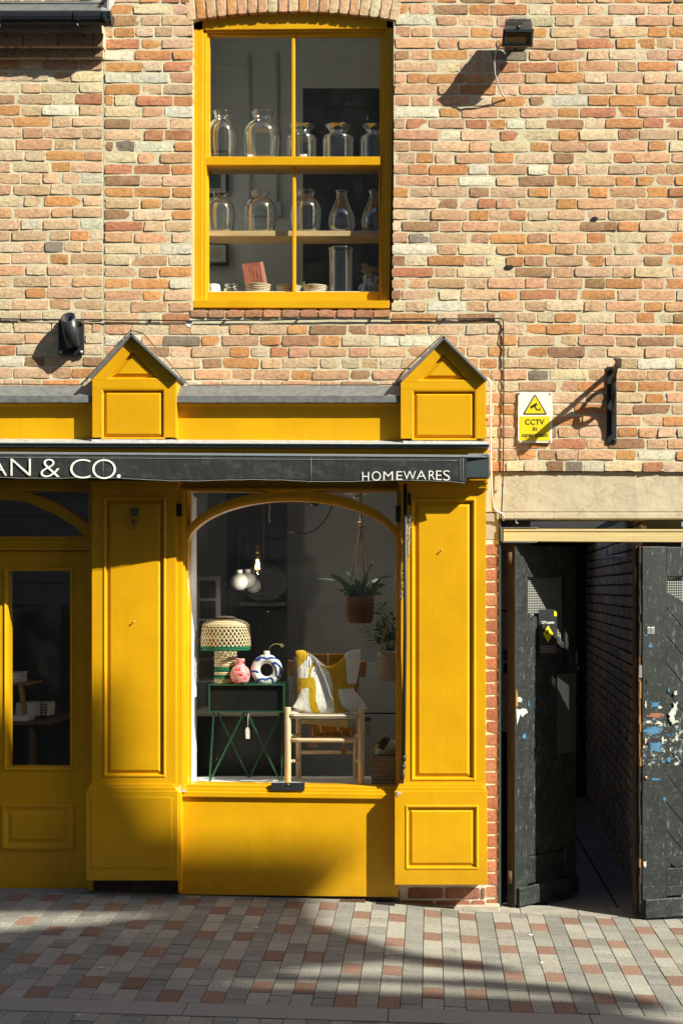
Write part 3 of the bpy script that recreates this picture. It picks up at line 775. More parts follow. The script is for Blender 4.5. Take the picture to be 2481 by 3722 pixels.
mb = MB(); mb.rect(-200, 1956, 330, 1998, yD - .02, .02); mb.rect(-200, 1950, 330, 1960, yD - .034, .02); mb.rect(-200, 1990, 330, 2000, yD - .03, .02); mb.rect(322, 1770, 336, 3240, yD - .03, .03); mb.rect(-200, 1770, 336, 1785, yD - .02, .03)
mb.build('door_frame', yellow, door, .003)
mb = MB()
O = [(-120, 1777), (0, 1777), (60, 1780), (102, 1789), (204, 1826), (286, 1877), (326, 1910), (336, 1925)]
I_ = [(-120, 1814), (0, 1814), (60, 1818), (102, 1826), (204, 1872), (270, 1913), (308, 1952), (316, 1966)]
band(O, I_, yD - .018, .0); mb.build('fanlight_arch', yellow, door, .003)
mb = MB(); mb.sheet(-150, 1780, 330, 1960, yD + .018); mb.build('pane', pane, door)
mb = MB(); mb.rect(-60, 3237, 318, 3250, yD - .06, .1); mb.build('threshold', darkslab, door, .004)

peel = M_plain('peeled_undercoat', (.62, .50, .36), .8, 0, .4, 60, .6, 120)
for (uu, vv, w_, h_, y_, sd) in ((652, 2868, 16, 26, -.1825, 3), (668, 2874, 22, 10, -.1635, 5), (1450, 2882, 14, 12, -.2345, 8), (1444, 2886, 10, 16, -.232, 11)):
    pts = []
    for k in range(22):
        t = 2 * math.pi * k / 22; r = 1 + .6 * nz(math.cos(t) * 2 + sd, math.sin(t) * 2, sd); pts.append((X(uu + w_ / 2 * r * math.cos(t), y_), Z(vv + h_ / 2 * r * math.sin(t), y_)))
    mb = MB(); mb.prism(pts, y_, y_ + .004); mb.build('peeled_paint', peel, shop)
# nails, hanging ring, wedge plate on the sill: each a thing of its own
for (u, v, lb) in ((488, 2259, 'small bare screw sticking out of the left pilaster panel'), (1604, 2000, 'small bare screw sticking out of the right pilaster panel')):
    o = thing('screw', lb, 'screw', group='screws left in the pilasters'); p = Vector(P(u, v, yPil + .002)); mb = MB(); mb.tube([p, p + Vector((0, -.013, 0))], .0026); mb.build('screw_shank', steel, o)
    mb = MB(); mb.tube([p + Vector((0, -.013, 0)), p + Vector((0, -.016, 0))], .005, 10); mb.build('screw_head', steel, o)
o = thing('hook_ring', 'brass ring pull with a hanging hook high on the left pilaster', 'ring pull')
mb = MB(); mb.rect(474, 1846, 504, 1875, yPil - .004, yPil + .002); mb.build('back_plate', brassm, o, .001)
c = P(489, 1882, yPil - .012); mb = MB(); mb.ring(c, (0, 1, .1), px(17), .004, 24); mb.build('ring', brassm, o, fix=False)
mb = MB(); mb.tube([P(487, 1888, yPil - .012), P(487, 1912, yPil - .016), P(485, 1925, yPil - .014)], .005); mb.build('hook', brassm, o)
o = thing('black_plate', 'small scuffed black plate with a brass screw fixed on the yellow window sill', 'plate')
mb = MB(); mb.poly([(985, 2874), (1106, 2874), (1106, 2846), (985, 2846)], -.16, -.135); mb.build('plate', M_plain('scuffed_black', (.02, .022, .026), .5, 0, .8, 90, .3), o, .002)
mb = MB(); p = Vector(P(1046, 2852, -.16)); mb.tube([p, p + Vector((0, -.003, 0))], .007, 12); mb.build('screw_head', brassm, o)

# =================================================================== AWNING
aw = thing('awning', 'black folded shop awning with white lettering on its valance', 'awning')
def yv(u): return -.345 - .00017 * (1700 - u)
mb = MB(); mb.rect(-200, 1662, 1778, 1737, -.332, -.20); mb.rect(-200, 1656, 1778, 1664, -.336, -.20); mb.build('casing', casing, aw, .006)
mb = MB(); mb.rect(1700, 1648, 1778, 1657, -.343, -.24); mb.build('casing_edge', alu, aw, .003)
mb = MB(); rings = []
for i in range(60):
    u = -220 + (1778 + 220) * i / 59; y = yv(u) + .012; vt = 1641 + .0066 * u
    rings.append([(X(u, y), y - .018, Z(vt + 2, y)), (X(u, y), y - .018, Z(vt + 11, y)), (X(u, y), y + .02, Z(vt + 11, y)), (X(u, y), y + .02, Z(vt, y))])
mb.loft(rings); mb.build('front_bar', alu, aw, .002)
mb = MB(); rings = []                      # the last hand's breadth of canopy cloth still rolled out
for i in range(60):
    u = -220 + (1690 + 220) * i / 59; y = yv(u) + .02; vt = 1641 + .0066 * u + 6
    rings.append([(X(u, y), y, Z(vt, y)), (X(u, y), (y - .3) / 2, Z(vt, y) + .004), (X(u, y), -.3, Z(vt, y) + .002), (X(u, y), -.3, Z(vt, y) - .002), (X(u, y), (y - .3) / 2, Z(vt, y) - .0), (X(u, y), y, Z(vt, y) - .004)])
mb.loft(rings); mb.build('canopy', canvas, aw)
def vbot(u):
    return (1736 + 0.018 * u if u < 700 else 1748.6 + (u - 700) * .004) + 3.2 * math.sin(u * .0115 + .4) + 2.0 * nz(u * .02, 2) + (4 * max(0, (u - 1640) / 55) if u > 1640 else 0)
mb = MB(); n_, m_ = 260, 8; grid = []
for i in range(n_ + 1):
    u = -220 + (1695 + 220) * i / n_; y0 = yv(u); vt = 1652 + .0066 * u; col_ = []
    for j in range(m_ + 1):
        t = j / m_; v = vt + (vbot(u) - vt) * t; w = t * (.004 * math.sin(u * .0115 + .4) + .0035 * nz(u * .03, t * 2.2) + .002 * nz(u * .09, t * 3)) - .001
        if u > 1640: w += t * .012 * ((u - 1640) / 55) ** 2
        col_.append((X(u, y0), y0 + w, Z(v, y0)))
    grid.append(col_)
mb.smooth = True
ids = [mb.add(c_ + [(p[0], p[1] + .0015, p[2]) for p in c_[::-1]]) for c_ in grid]
for a, b in zip(ids, ids[1:]):
    k = len(a)
    for j in range(k): mb.face((a[j], a[(j + 1) % k], b[(j + 1) % k], b[j]))
val = mb.build('valance', canvas, aw)
stitch = M_plain('seam_thread', (.30, .30, .28), .8, 0, .5, 200, .2)
mb = MB()
def on_val(u, v, off=.004): y = yv(u) - off; return (X(u, y), y, Z(v, y))
for (u, v0, v1) in ((1130, 1662, 1752), (375, 1662, 1735), (1673, 1665, 1748), (1682, 1665, 1752)): mb.tube([on_val(u, v0, .003), on_val(u, (v0 + v1) / 2, .005), on_val(u, v1, .006)], .0011, 5)
mb.tube([on_val(u, 1652 + .0066 * u + 10.5, .003) for u in range(-100, 1690, 40)], .0010, 5)
mb.tube([on_val(u, vbot(u) - 3, .006) for u in range(-100, 1694, 12)], .0014, 5)
mb.build('seam', stitch, val)

def glyphs(s, offset=0.0, res=6):
    cu = bpy.data.curves.new('t', 'FONT'); cu.body = s; cu.size = 1; cu.offset = offset; cu.resolution_u = res
    ob = bpy.data.objects.new('t', cu); me = bpy.data.meshes.new_from_object(ob)
    vs = [(v.co.x, v.co.y) for v in me.vertices]; fs = [tuple(p.vertices) for p in me.polygons]
    bpy.data.objects.remove(ob); bpy.data.curves.remove(cu); bpy.data.meshes.remove(me); return vs, fs
def lettering(mb, s, box, fn, offset=0.0, keep=False, rot=0):
    """fit text s into box=(a0,b0,a1,b1) (b downward) and map through fn(a,b)"""
    vs, fs = glyphs(s, offset)
    x0, x1 = min(v[0] for v in vs), max(v[0] for v in vs); y0, y1 = min(v[1] for v in vs), max(v[1] for v in vs)
    a0, b0, a1, b1 = box
    out = []
    for x, y in vs:
        p, q = (x - x0) / max(1e-6, x1 - x0), (y - y0) / max(1e-6, y1 - y0)
        if rot: p, q = 1 - q, p
        out.append(fn(a0 + (a1 - a0) * p, b1 + (b0 - b1) * q))
    ids = mb.add(out)
    for f in fs: mb.face([ids[i] for i in f])
c_ = lambda x, y: (x * .638, 1100 + y * .638)
mb = MB()
for ch, b in (('A', (-72, 890, 40, 984)), ('N', (61, 888, 176, 985)), ('&', (232, 890, 341, 994)), ('C', (400, 891, 516, 1001)), ('O', (526, 892, 661, 1004)), ('.', (666, 978, 688, 998))):
    (a0, b0), (a1, b1) = c_(b[0], b[1]), c_(b[2], b[3])
    lettering(mb, ch, (a0, b0, a1, b1), lambda u, v: on_val(u, v, .0075), -.018 if ch != '.' else 0)
H = [('H', 652, 690, 964, 1015), ('O', 706, 757, 961, 1014), ('M', 772, 826, 962, 1012), ('E', 846, 880, 961, 1009), ('W', 886, 957, 959, 1007), ('A', 961, 1015, 957, 1006), ('R', 1030, 1066, 957, 1008), ('E', 1072, 1104, 957, 1010), ('S', 1113, 1150, 955, 1013)]
for ch, a, b, t, bo in H: lettering(mb, ch, (900 + a * .638, 1100 + t * .638, 900 + b * .638, 1100 + bo * .638), lambda u, v: on_val(u, v, .0075), -.012)
mb.build('lettering', whitep, val, fix=False)

# pole and chains hanging at the right of the window
pole = thing('metal_pole', 'black metal awning pole with two chains at the right edge of the display window', 'pole')
yp = -.228
mb = MB(); mb.tube([P(1472, 1735, yp), P(1471, 2300, yp), P(1466, 2760, yp + .02)], px(6.5), 10); mb.build('pole', blackm, pole)
mb = MB(); mb.tube([P(1466, 2745, yp + .02), P(1466, 2765, yp + .02)], px(9), 10); mb.tube([P(1466, 2765, yp + .02), P(1465, 2800, yp + .04)], px(5.5), 10); mb.sphere(P(1464, 2788, yp + .02), px(10)); mb.tube([P(1464, 2800, yp + .03), P(1462, 2842, yp + .04)], px(8), 10); mb.sphere(P(1462, 2844, yp + .04), px(9)); mb.build('pole_foot', blackm, pole)
for (ua, ub, v0, v1, seedc) in ((1474, 1458, 1880, 2175, 1), (1487, 1481, 1868, 2020, 2)):
    mb = MB(); rc = random.Random(seedc); v = v0; k = 0
    while v < v1:
        t = (v - v0) / (v1 - v0); u = ua + (ub - ua) * t + rc.uniform(-2, 2)
        mb.ring(P(u, v, yp + .008 + rc.uniform(-.008, .004)), (1, .2, rc.uniform(-.3, .3)) if k % 2 else (.2, 1, rc.uniform(-.3, .3)), px(6.0), px(1.5), 10, 5, 1.0); v += 8.4; k += 1
    mb.build('chain', steel, pole, fix=False)
mb = MB(); mb.rect(1482, 1792, 1492, 1836, yPil - .006, yPil); mb.build('wall_plate', satin_black, pole, .001)

# =================================================================== WALL FITTINGS
fl = thing('floodlight', 'black box floodlight with brown glass on a bracket high on the brick wall', 'floodlight')
yf0 = -.27
def fpt(u, v, y): return P(u, v, y)
mb = MB()
A = [fpt(1829, 110, -0.223), fpt(1937, 110, -0.223), fpt(1933, 164, -0.194), fpt(1825, 164, -0.194)]
B = [fpt(1836, 66, -0.101), fpt(1930, 66, -0.101), fpt(1922, 150, -0.072), fpt(1836, 150, -0.072)]
mb.loft([B, A]); hs = mb.build('housing', blackp, fl, .008, 3)
mb = MB()
A2 = [fpt(1827, 104, -0.229), fpt(1939, 104, -0.229), fpt(1934, 166, -0.196), fpt(1823, 166, -0.196)]
A3 = [fpt(1837, 116, -0.228), fpt(1929, 116, -0.228), fpt(1925, 158, -0.202), fpt(1834, 158, -0.202)]
back = [(p[0], p[1] + .025, p[2]) for p in A2]
mb.loft([back, A2, A3, [(p[0], p[1] + .012, p[2]) for p in A3]]); mb.build('bezel', blackp, fl, .002, 1)
mb = MB(); mb.loft([[(p[0], p[1] + .014, p[2]) for p in A3], [(p[0], p[1] + .006, p[2]) for p in A3]]); mb.build('lens', M_plain('brown_glass', (.13, .075, .03), .12, 0, .3, 60, .4, 200, .8), fl)
mb = MB()
for i in range(9):
    u = 1853 + i * 7; a, b = Vector(fpt(u, 66, -.15)), Vector(fpt(u, 100, -.28)); mb.bar(a + Vector((0, 0, .006)), a.lerp(b, .3) + Vector((0, 0, .004)), .004, .014)
mb.build('cooling_fin', blackp, fl)
mb = MB(); p = Vector(fpt(1882, 98, -0.227)); mb.sphere(p, .014, .012, .012); mb.tube([p, p + Vector((.022, -.004, .006))], .005); mb.build('clamp_knob', blackp, fl)
mb = MB(); mb.bar(fpt(1836, 172, -0.144), fpt(1908, 172, -0.144), .012, .03); mb.bar(fpt(1836, 172, -0.144), fpt(1832, 140, -0.144), .008, .03); mb.bar(fpt(1912, 172, -0.144), fpt(1928, 140, -0.144), .008, .03); mb.bar(fpt(1872, 175, -0.144), fpt(1875, 160, 0.000), .02, .012); mb.bar(fpt(1909, 170, -0.007), fpt(1845, 170, -0.007), .035, .02); mb.build('bracket', blackm, fl)
mb = MB(); mb.tube([fpt(1825, 158, -0.122), fpt(1812, 168, -0.144), fpt(1800, 190, -0.151), fpt(1795, 225, -0.144), fpt(1797, 265, -0.122), fpt(1807, 305, -0.086), fpt(1822, 340, -0.043), fpt(1837, 361, -0.007)], .0048, 8); mb.build('cable', M_plain('pale_flex', (.5, .49, .47), .5), fl)

fh = thing('pole_holder', 'black tube pole holder bolted to a square plate on the brick wall', 'pole holder')
mb = MB(); mb.rect(212, 1164, 305, 1290, -.028, -.012); mb.build('back_plate', blackp, fh, .002)
tb, tt = Vector(P(266, 1262, -.058)), Vector(P(247, 1153, -.098)); ax = (tt - tb).normalized()
mb = MB(); q1 = ax.orthogonal().normalized(); q2 = ax.cross(q1); n_ = 28; ro, ri = px(26), px(22)
ringf = lambda o, r: [o + q1 * r * math.cos(2 * math.pi * k / n_) + q2 * r * math.sin(2 * math.pi * k / n_) for k in range(n_)]
slc = lambda pts: [p + ax * (.030 * (p.y - tt.y) / ro) for p in pts]
mb.smooth = True; mb.loft([ringf(tb, ro), slc(ringf(tt, ro)), slc(ringf(tt, ri)), ringf(tb + ax * .03, ri)]); mb.build('tube', blackp, fh)
mb = MB(); mb.tube([tb + ax * .13 - q1 * .01, tb + ax * .16 + q1 * .012], .004); mb.build('inner_screw', steel, fh)
for (u, v) in ((222, 1280), (295, 1280), (220, 1174), (298, 1174)):
    mb = MB(); p = Vector(P(u, v, -.028)); mb.tube([p, p + Vector((0, -.007, 0))], .012, 12); mb.tube([p + Vector((0, -.007, 0)), p + Vector((0, -.013, 0))], .007, 6); mb.build('bolt', steel if v > 1200 else rustm, fh)

sg = thing('warning_sign', 'white and yellow CCTV warning sign with triangle screwed to the brick wall', 'sign')
q = lambda x, y: (1681 + x * .5102, 1200 + y * .5102)
def spt(x, y, off): u, v = q(x, y); return P(u, v, -.020 - off)
mb = MB(); mb.poly([q(391, 801), q(634, 803), q(636, 440), q(393, 440)], -.020, -.012); mb.build('sign_plate', signw, sg, .001)
def flat(mb, pts, off, hgt=.0006):
    mb.loft([[spt(x, y, off - .0004) for x, y in pts], [spt(x, y, off + hgt) for x, y in pts]])
mb = MB(); flat(mb, [(405, 788), (620, 788), (620, 614), (405, 614)], .0006); mb.build('yellow_field', signy, sg)
def rtri(cx, ty, by, hw, r):
    pts = []
    for (x, y, a0) in ((cx, ty + r * 2, -150), (cx + hw - r * 1.7, by - r, -30), (cx - hw + r * 1.7, by - r, 90)):
        for k in range(5): a = math.radians(a0 + 120 * k / 4); pts.append((x + r * math.cos(a), y + r * math.sin(a)))
    return pts
mb = MB(); flat(mb, rtri(513, 453, 601, 87, 7), .0006); mb.build('triangle_border', inkm, sg)
mb = MB(); flat(mb, rtri(513, 466, 593, 73, 3), .0014); mb.build('triangle', signy, sg)
mb = MB()
flat(mb, [(477, 545), (523, 517), (531, 531), (486, 559)], .0022); flat(mb, [(508, 544), (516, 540), (528, 563), (550, 563), (550, 570), (524, 570)], .0022); flat(mb, [(546, 552), (551, 552), (551, 577), (546, 577)], .0022)
mb.build('camera_symbol', inkm, sg)
for s_, b in (('CCTV', (443, 634, 580, 673)), ('in', (497, 685, 527, 717)), ('operation', (420, 732, 602, 770))): mb = MB(); lettering(mb, s_, b, lambda x, y: spt(x, y, .0022), .012); mb.build('lettering', inkm, sg, fix=False)
for (x, y) in ((404, 450), (624, 451), (403, 788), (622, 790)):
    mb = MB(); p = Vector(spt(x, y, 0)); mb.tube([p, p + Vector((0, -.004, 0))], .0045, 10); mb.build('screw_head', steel, sg)

hb_ = thing('hanging_bracket', 'dark iron hanging basket bracket with scroll projecting from the brick wall', 'bracket')
bxw = X(2222); zt = Z(1340); 
def bp_(l, z, dx=0): return Vector((bxw + dx, -.012 - l, z))
zz = lambda crop_y: Z(1200 + crop_y * .5102)
mb = MB(); mb.box(bxw - .033, bxw + .028, -.018, -.006, zz(808), zz(262)); mb.build('back_bar', blackm, hb_, .002)
mb = MB(); mb.bar(bp_(0, zz(290)), bp_(.29, zz(286)), .014, .03); mb.build('arm', blackm, hb_, .002)
mb = MB(); mb.box(bxw - .018, bxw + .018, -.325, -.290, zz(318), zz(262)); mb.tube([bp_(.305, zz(266), -.03), bp_(.305, zz(266), .015)], .008); mb.build('arm_end', rustm, hb_, .003)
mb = MB(); pts = []
for i in range(13):
    t = i / 12 * math.pi / 2; pts.append(bp_(.01 + .24 * (1 - math.cos(t)) , zz(735) + (zz(300) - zz(735)) * math.sin(t) ** 1.0))
for a, b in zip(pts, pts[1:]): mb.bar(a, b + (b - a) * .1, .012, .03)
mb.build('brace', blackm, hb_)
mb = MB(); pts = [bp_(.064 + .054 * math.cos(2 * math.pi * k / 20), zz(430) + .072 * math.sin(2 * math.pi * k / 20)) for k in range(21)]
for a, b in zip(pts, pts[1:]): mb.bar(a, b + (b - a) * .08, .010, .022)
mb.build('scroll', blackm, hb_)
for y_ in (285, 785):
    mb = MB(); p = bp_(.004, zz(y_), .012); mb.tube([p, p + Vector((0, -.01, 0))], .008, 8); mb.build('bolt', blackm, hb_)

# cables
def cable(name, label, pts, r, m, clips=True):
    o = thing(name, label, 'cable'); mb = MB(); fine = []
    for a, b in zip(pts, pts[1:]):
        a, b = Vector(a), Vector(b); k = max(1, int((b - a).length / .05))
        for i in range(k): p = a.lerp(b, i / k); fine.append(p + Vector((nz(p.x * 6, p.z * 6) * .002, 0, nz(p.x * 7, p.z * 7, 4) * .0035)))
    fine.append(Vector(pts[-1])); mb.tube(fine, r, 7); mb.build('cable_run', m, o)
    if clips:
        for i in range(5, len(fine) - 2, 9):
            p = fine[i]; mb = MB(); mb.box(p.x - .006, p.x + .006, p.y - r * 1.3, p.y + .01, p.z - .006, p.z + .006); mb.build('cable_clip', m, o, .001)
cable('wall_cable', 'thin black cable clipped across the bricks under the upper window and down the wall', [P(-150, 1159, -.016), P(240, 1161, -.016), P(700, 1166, -.018), P(1200, 1160, -.018), P(1822, 1157, -.016), P(1828, 1165, -.016), P(1829, 1400, -.016), P(1828, 1690, -.02), P(1824, 1800, -.02), P(1819, 1895, -.01)], .0042, blackcable)
cable('shop_cable', 'thin brown cable running along the lead ledge and over both yellow gables', [P(-150, 1395, -.02), P(290, 1398, -.02), P(318, 1380, -.03), P(330, 1358, -.03), P(475, 1200, -.03), P(520, 1210, -.06), P(640, 1345, -.06), P(660, 1372, -.04), P(685, 1400, -.02), P(1420, 1397, -.02), P(1445, 1385, -.02), P(1470, 1345, -.02), P(1611, 1212, -.02)], .0040, M_plain('brown_cable', (.16, .11, .08), .6))
cable('white_cable', 'off-white cable hanging down the wall between the shopfront and the passage lintel', [P(1768, 1372, -.05), P(1778, 1388, -.03), P(1781, 1410, -.03), P(1782, 1578, -.03), P(1784, 1725, -.05), P(1787, 1800, -.055), P(1793, 1846, -.05), P(1806, 1860, -.035), P(1822, 1866, -.03), P(1829, 1876, -.025), P(1829, 1892, -.01)], .0058, whitecable)

# =================================================================== PASSAGE AND GATES
mb = MB(); rnga = random.Random(9)
W0, W1 = Vector((1.345, .12, 0)), Vector((1.52, 4.9, 0)); dW = (W1 - W0); Lw = dW.length; tW = dW.normalized(); nW = Vector((-tW.y, tW.x, 0))
def axf(x, y, z): p = W0 + tW * x - nW * (y); return (p.x, p.y, z)
zsa = [-.12 + .078 * i for i in range(33)]
brickwork(mb, zsa, lambda z: [(0, Lw)], -.004, .03, rnga, .062, (.105, .1049), .016, lambda x, z: pick(rnga, [((.74, .54, .42), 3), ((.66, .5, .4), 3), ((.76, .62, .48), 2), ((.58, .46, .38), 1)]), axf, .001, rag=.002)
pw = thing('passage_wall', 'dark brick side wall receding into the covered passage', 'wall'); 
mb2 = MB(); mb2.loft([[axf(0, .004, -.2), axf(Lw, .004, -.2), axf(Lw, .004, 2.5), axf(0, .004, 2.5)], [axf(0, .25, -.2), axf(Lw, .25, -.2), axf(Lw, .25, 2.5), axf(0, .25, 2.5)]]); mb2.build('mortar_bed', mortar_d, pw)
mb.build('brick_face', alleym, pw, fix=False)
mb = MB(); mb.tube([axf(.1, -.012, Z(2030, .2)), axf(1.5, -.012, Z(2020, 1.6)), axf(4, -.012, 2.22)], .006); mb.build('conduit', whitecable, pw)
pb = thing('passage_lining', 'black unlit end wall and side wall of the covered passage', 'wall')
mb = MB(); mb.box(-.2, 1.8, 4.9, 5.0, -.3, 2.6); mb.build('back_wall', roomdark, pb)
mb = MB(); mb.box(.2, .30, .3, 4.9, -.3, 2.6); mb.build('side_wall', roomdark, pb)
mb = MB(); mb.box(.2, 2.9, .3, 1.1, 2.42, 2.5); mb.build('passage_ceiling', roomdark, pb); mb = MB(); mb.box(.2, 2.9, 3.6, 5, 2.42, 2.5); mb.build('passage_ceiling', roomdark, pb)  # gap between the pieces added to let sky light down into the passage
mb = MB(); mb.box(1.97, 9.5, .0, .3, 2.35, 6.3); mb.box(2.5, 9.5, .0, .3, -.4, 2.35); mb.build('sun_block_wall', brickm, bldg)  # unseen wall added to keep direct sun out of the passage
mb = MB(); mb.box(.30, .70, 1.0, 1.1, 1.80, 2.42); mb.build('brick_return', alleym, pb); 
o = thing('passage_door', 'narrow strip of white passage door with green and blue notices seen behind the gate hinge', 'door')
mb = MB(); mb.box(.30, .70, 1.0, 1.05, .95, 1.79); mb.build('door_panel', signw, o)
mb = MB(); mb.box(.30, .70, 1.0, 1.05, -.1, .95); mb.build('lower_panel', M_plain('dark_green', (.02, .06, .025), .6), o)
mb = MB(); mb.col = (.03, .3, .2); mb.box(.515, .58, .994, .999, 1.45, 1.52); mb.col = (.08, .12, .4); mb.box(.515, .58, .994, .999, 1.36, 1.43); mb.build('notice', paint_attr, o)
mb = MB()
for j in range(9):
    for i in range(4):
        x0 = .3 + i * .45 + (j % 2) * .0; y0 = -.08 + j * .56; mb.loft([[(x0, y0, gz(x0) - .06), (x0 + .44, y0, gz(x0) - .06), (x0 + .44, y0 + .55, gz(x0) - .06), (x0, y0 + .55, gz(x0) - .06)], [(x0 + .002, y0 + .002, -.072), (x0 + .438, y0 + .002, -.075), (x0 + .438, y0 + .548, -.075), (x0 + .002, y0 + .548, -.072)]])
tag(mb.build('passage_path', darkslab, None, .004), kind='structure')

tbm = thing('timber_beam', 'pale new timber beam across the top of the passage opening', 'beam')
mb = MB(); sl = lambda u: .006 * (u - 1824)
mb.poly([(1828, 1967), (2700, 1972), (2700, 1946), (1828, 1944)], -.012, .09); mb.poly([(1828, 1944), (2700, 1946), (2700, 1932), (1828, 1931)], -.006, .09); mb.poly([(1828, 1931), (2700, 1932), (2700, 1924), (1828, 1922)], -.010, .09)
mb.build('beam', timber, tbm, .002)
mb = MB(); mb.rect(1818, 1967, 1952, 1972, -.016, .05); mb.rect(1818, 1917, 1824, 1972, -.016, .05); mb.rect(1822, 1916, 1956, 1919, -.014, .04); mb.build('steel_angle', steel, tbm)
mb = MB(); mb.tube([P(1873, 1886, .02), P(1874, 1898, .0), P(1878, 1906, .0), P(1880, 1899, .0)], .003); mb.build('hook', steel, tbm)
o = thing('gate_jamb', 'dark steel angle jamb standing against the red brick pier', 'jamb')
mb = MB(); mb.rect(1811, 1884, 1819, 3312, -.004, .05); mb.build('jamb', casing, o, .002)

def gate_leaf(name, label, W, Ht, flip, xmat, diag):
    """local frame: x 0..W from the hinge (or -W..0), outer face at y=0 looking to -y, thickness .06"""
    g = thing(name, label, 'gate'); return g
# right leaf: free edge toward us, hinged out of frame to the right
def leafparts(g, xs, Hz, stile, grille, sgn):
    """xs: local x of free/hinge visible edge to the other; boards between"""
    x0, x1 = xs
    mb = MB()
    mb.box(x0, x0 + stile, .0, .055, .0, Hz); mb.box(x1 - stile, x1, .0, .055, .0, Hz)
    gx0, gx1, gz0, gz1 = grille
    mb.box(x0 + stile, x1 - stile, .0, .055, gz1, Hz)
    return mb
angR = math.radians(16)
gR = thing('gate_leaf', 'black gate leaf with blue, white and red old paint showing through at its edge', 'gate', group='passage gate leaves')
WR, HR = .62, Z(1975, -.17) - gz(1.35) - .03
fx, fy = X(2333, -.20), -.20
gR.location = (fx + WR * math.cos(angR), fy + WR * math.sin(angR), gz(1.4) + .012); gR.rotation_euler.z = angR
zL = lambda v: Z(v, -.17) - gR.location.z
st = .162
def shape_gate(g, a, stile_w, W, Hh, gr_top, gr_bot, mirror, slope, gm):
    """a: local x of the meeting or hinge edge nearest the camera's left; boards recessed 8 mm, diagonal boarding with open joints"""
    mb = MB(); mb.box(a, a + stile_w, .0, .058, .012, Hh); mb.build('stile', gm, g, .004)
    mb = MB(); mb.box(a + W - stile_w, a + W, .0, .058, .012, Hh); mb.build('stile', gm, g, .004)
    xa, xb = a + stile_w + .0015, a + W - stile_w - .0015
    mb = MB(); mb.box(xa, xb, .003, .056, gr_top, Hh - .002); mb.build('top_rail', gm, g, .003)
    # wire grille with curved board edge below it
    mb = MB(); mb.box(xa, xb, .030, .032, gr_bot - .22, gr_top); mb.build('wire_grille', M_grid('wire_mesh', (.30, .31, .29), None, 1 / .0155, 1 / .0155, .28), g)
    # diagonal boards clipped to the panel below the arc
    mb = MB(); pitch = .172; y0, y1 = .006, .05
    nb2 = 14
    def topz(x):
        t = (x - xa) / (xb - xa); return gr_bot - .20 * (t if mirror else 1 - t) ** 1.3 * 1.0 if mirror else gr_bot - .17 * (t ** 1.1)
    lo = .30
    k = -8
    zs_ = []
    for k in range(-2, 24):
        c0 = lo - .8 + k * pitch; c1 = c0 + pitch - .006
        pts = []
        n_ = 10
        low, high = [], []
        for i in range(n_ + 1):
            x = xa + (xb - xa) * i / n_; s_ = (x - xa) * slope
            z0 = max(lo, c0 + s_); z1 = min(topz(x), c1 + s_)
            if z1 > z0 + .0005: low.append((x, z0)); high.append((x, z1))
        if len(low) >= 2: mb.prism(low + high[::-1], y0 + R.uniform(0, .003), y1)
    mb.build('diagonal_boards', gm, g, .002)
    mb = MB(); mb.box(xa, xb, .003, .056, .19, lo - .004); mb.box(xa, xb, .006, .05, .125, .187); mb.build('lower_rail', gm, g, .003)
    mb = MB(); mb.box(a + .012, a + W, -.022, .0, .0, .118); mb.build('kick_board', gm, g, .006)
shape_gate(gR, -WR, st, WR, HR, zL(2095), zL(2150), False, -1.15, gatem)
run, prev = MB(), None
for i in range(45):
    torn = 17 < i < 31 or nz(i * 1.7, 9) > .28
    if i == 44 or (prev is not None and torn != prev):
        run.build('torn_edge' if prev else 'meeting_edge', oldwood if prev else darkwood, gR, .001); run = MB()
    prev = torn
    if i < 44:
        z0 = HR * i / 44; wv = .005 * nz(i * .7, 3)
        run.box(-WR - .016 + R.uniform(-.002, .002), -WR - .0015 + max(0, wv) * 2 + (.008 * abs(nz(i * 1.3, 2)) if torn else 0), .006 + R.uniform(0, .006), .05, z0, z0 + HR / 44 + .0004)
mb = MB(); mb.box(-WR - .034, -WR - .016, .028, .075, .01, HR); mb.build('rebate_strip', darkwood, gR, .003)
for (cx, v, r) in ((-.59, 2475, .012), (-.58, 2700, .012), (-.585, 2818, .014)): mb = MB(); mb.sphere((cx, -.001, zL(v)), r, .003, r * 1.4, 12, 8); mb.build('lock_hole', bpy.data.materials.get('lock_void') or M_plain('lock_void', (.03, .012, .006), .9), gR)
for v in (2690, 2826):
    mb = MB(); mb.tube([(-.598, .002, zL(v)), (-.598, -.004, zL(v))], .013, 14); mb.build('keyhole_plate', brassm, gR)
mb = MB(); mb.box(-.59, -.567, -.004, .002, zL(2305), zL(2279)); mb.box(-.563, -.54, -.004, .002, zL(2305), zL(2279)); mb.build('hasp', steel, gR, .001)
mb = MB(); mb.box(-WR - .022, -WR - .002, .001, .006, zL(2462), zL(2418)); mb.build('lock_plate', steel, gR)
blue = M_plain('blue_old_paint', (.045, .17, .31), .65, 0, .3, 30, .5, 80); redl = M_plain('red_lead_paint', (.28, .10, .055), .7, 0, .35, 30, .5, 80); oldw = M_plain('old_white_paint', (.50, .51, .47), .75, 0, .45, 60, .6, 80)
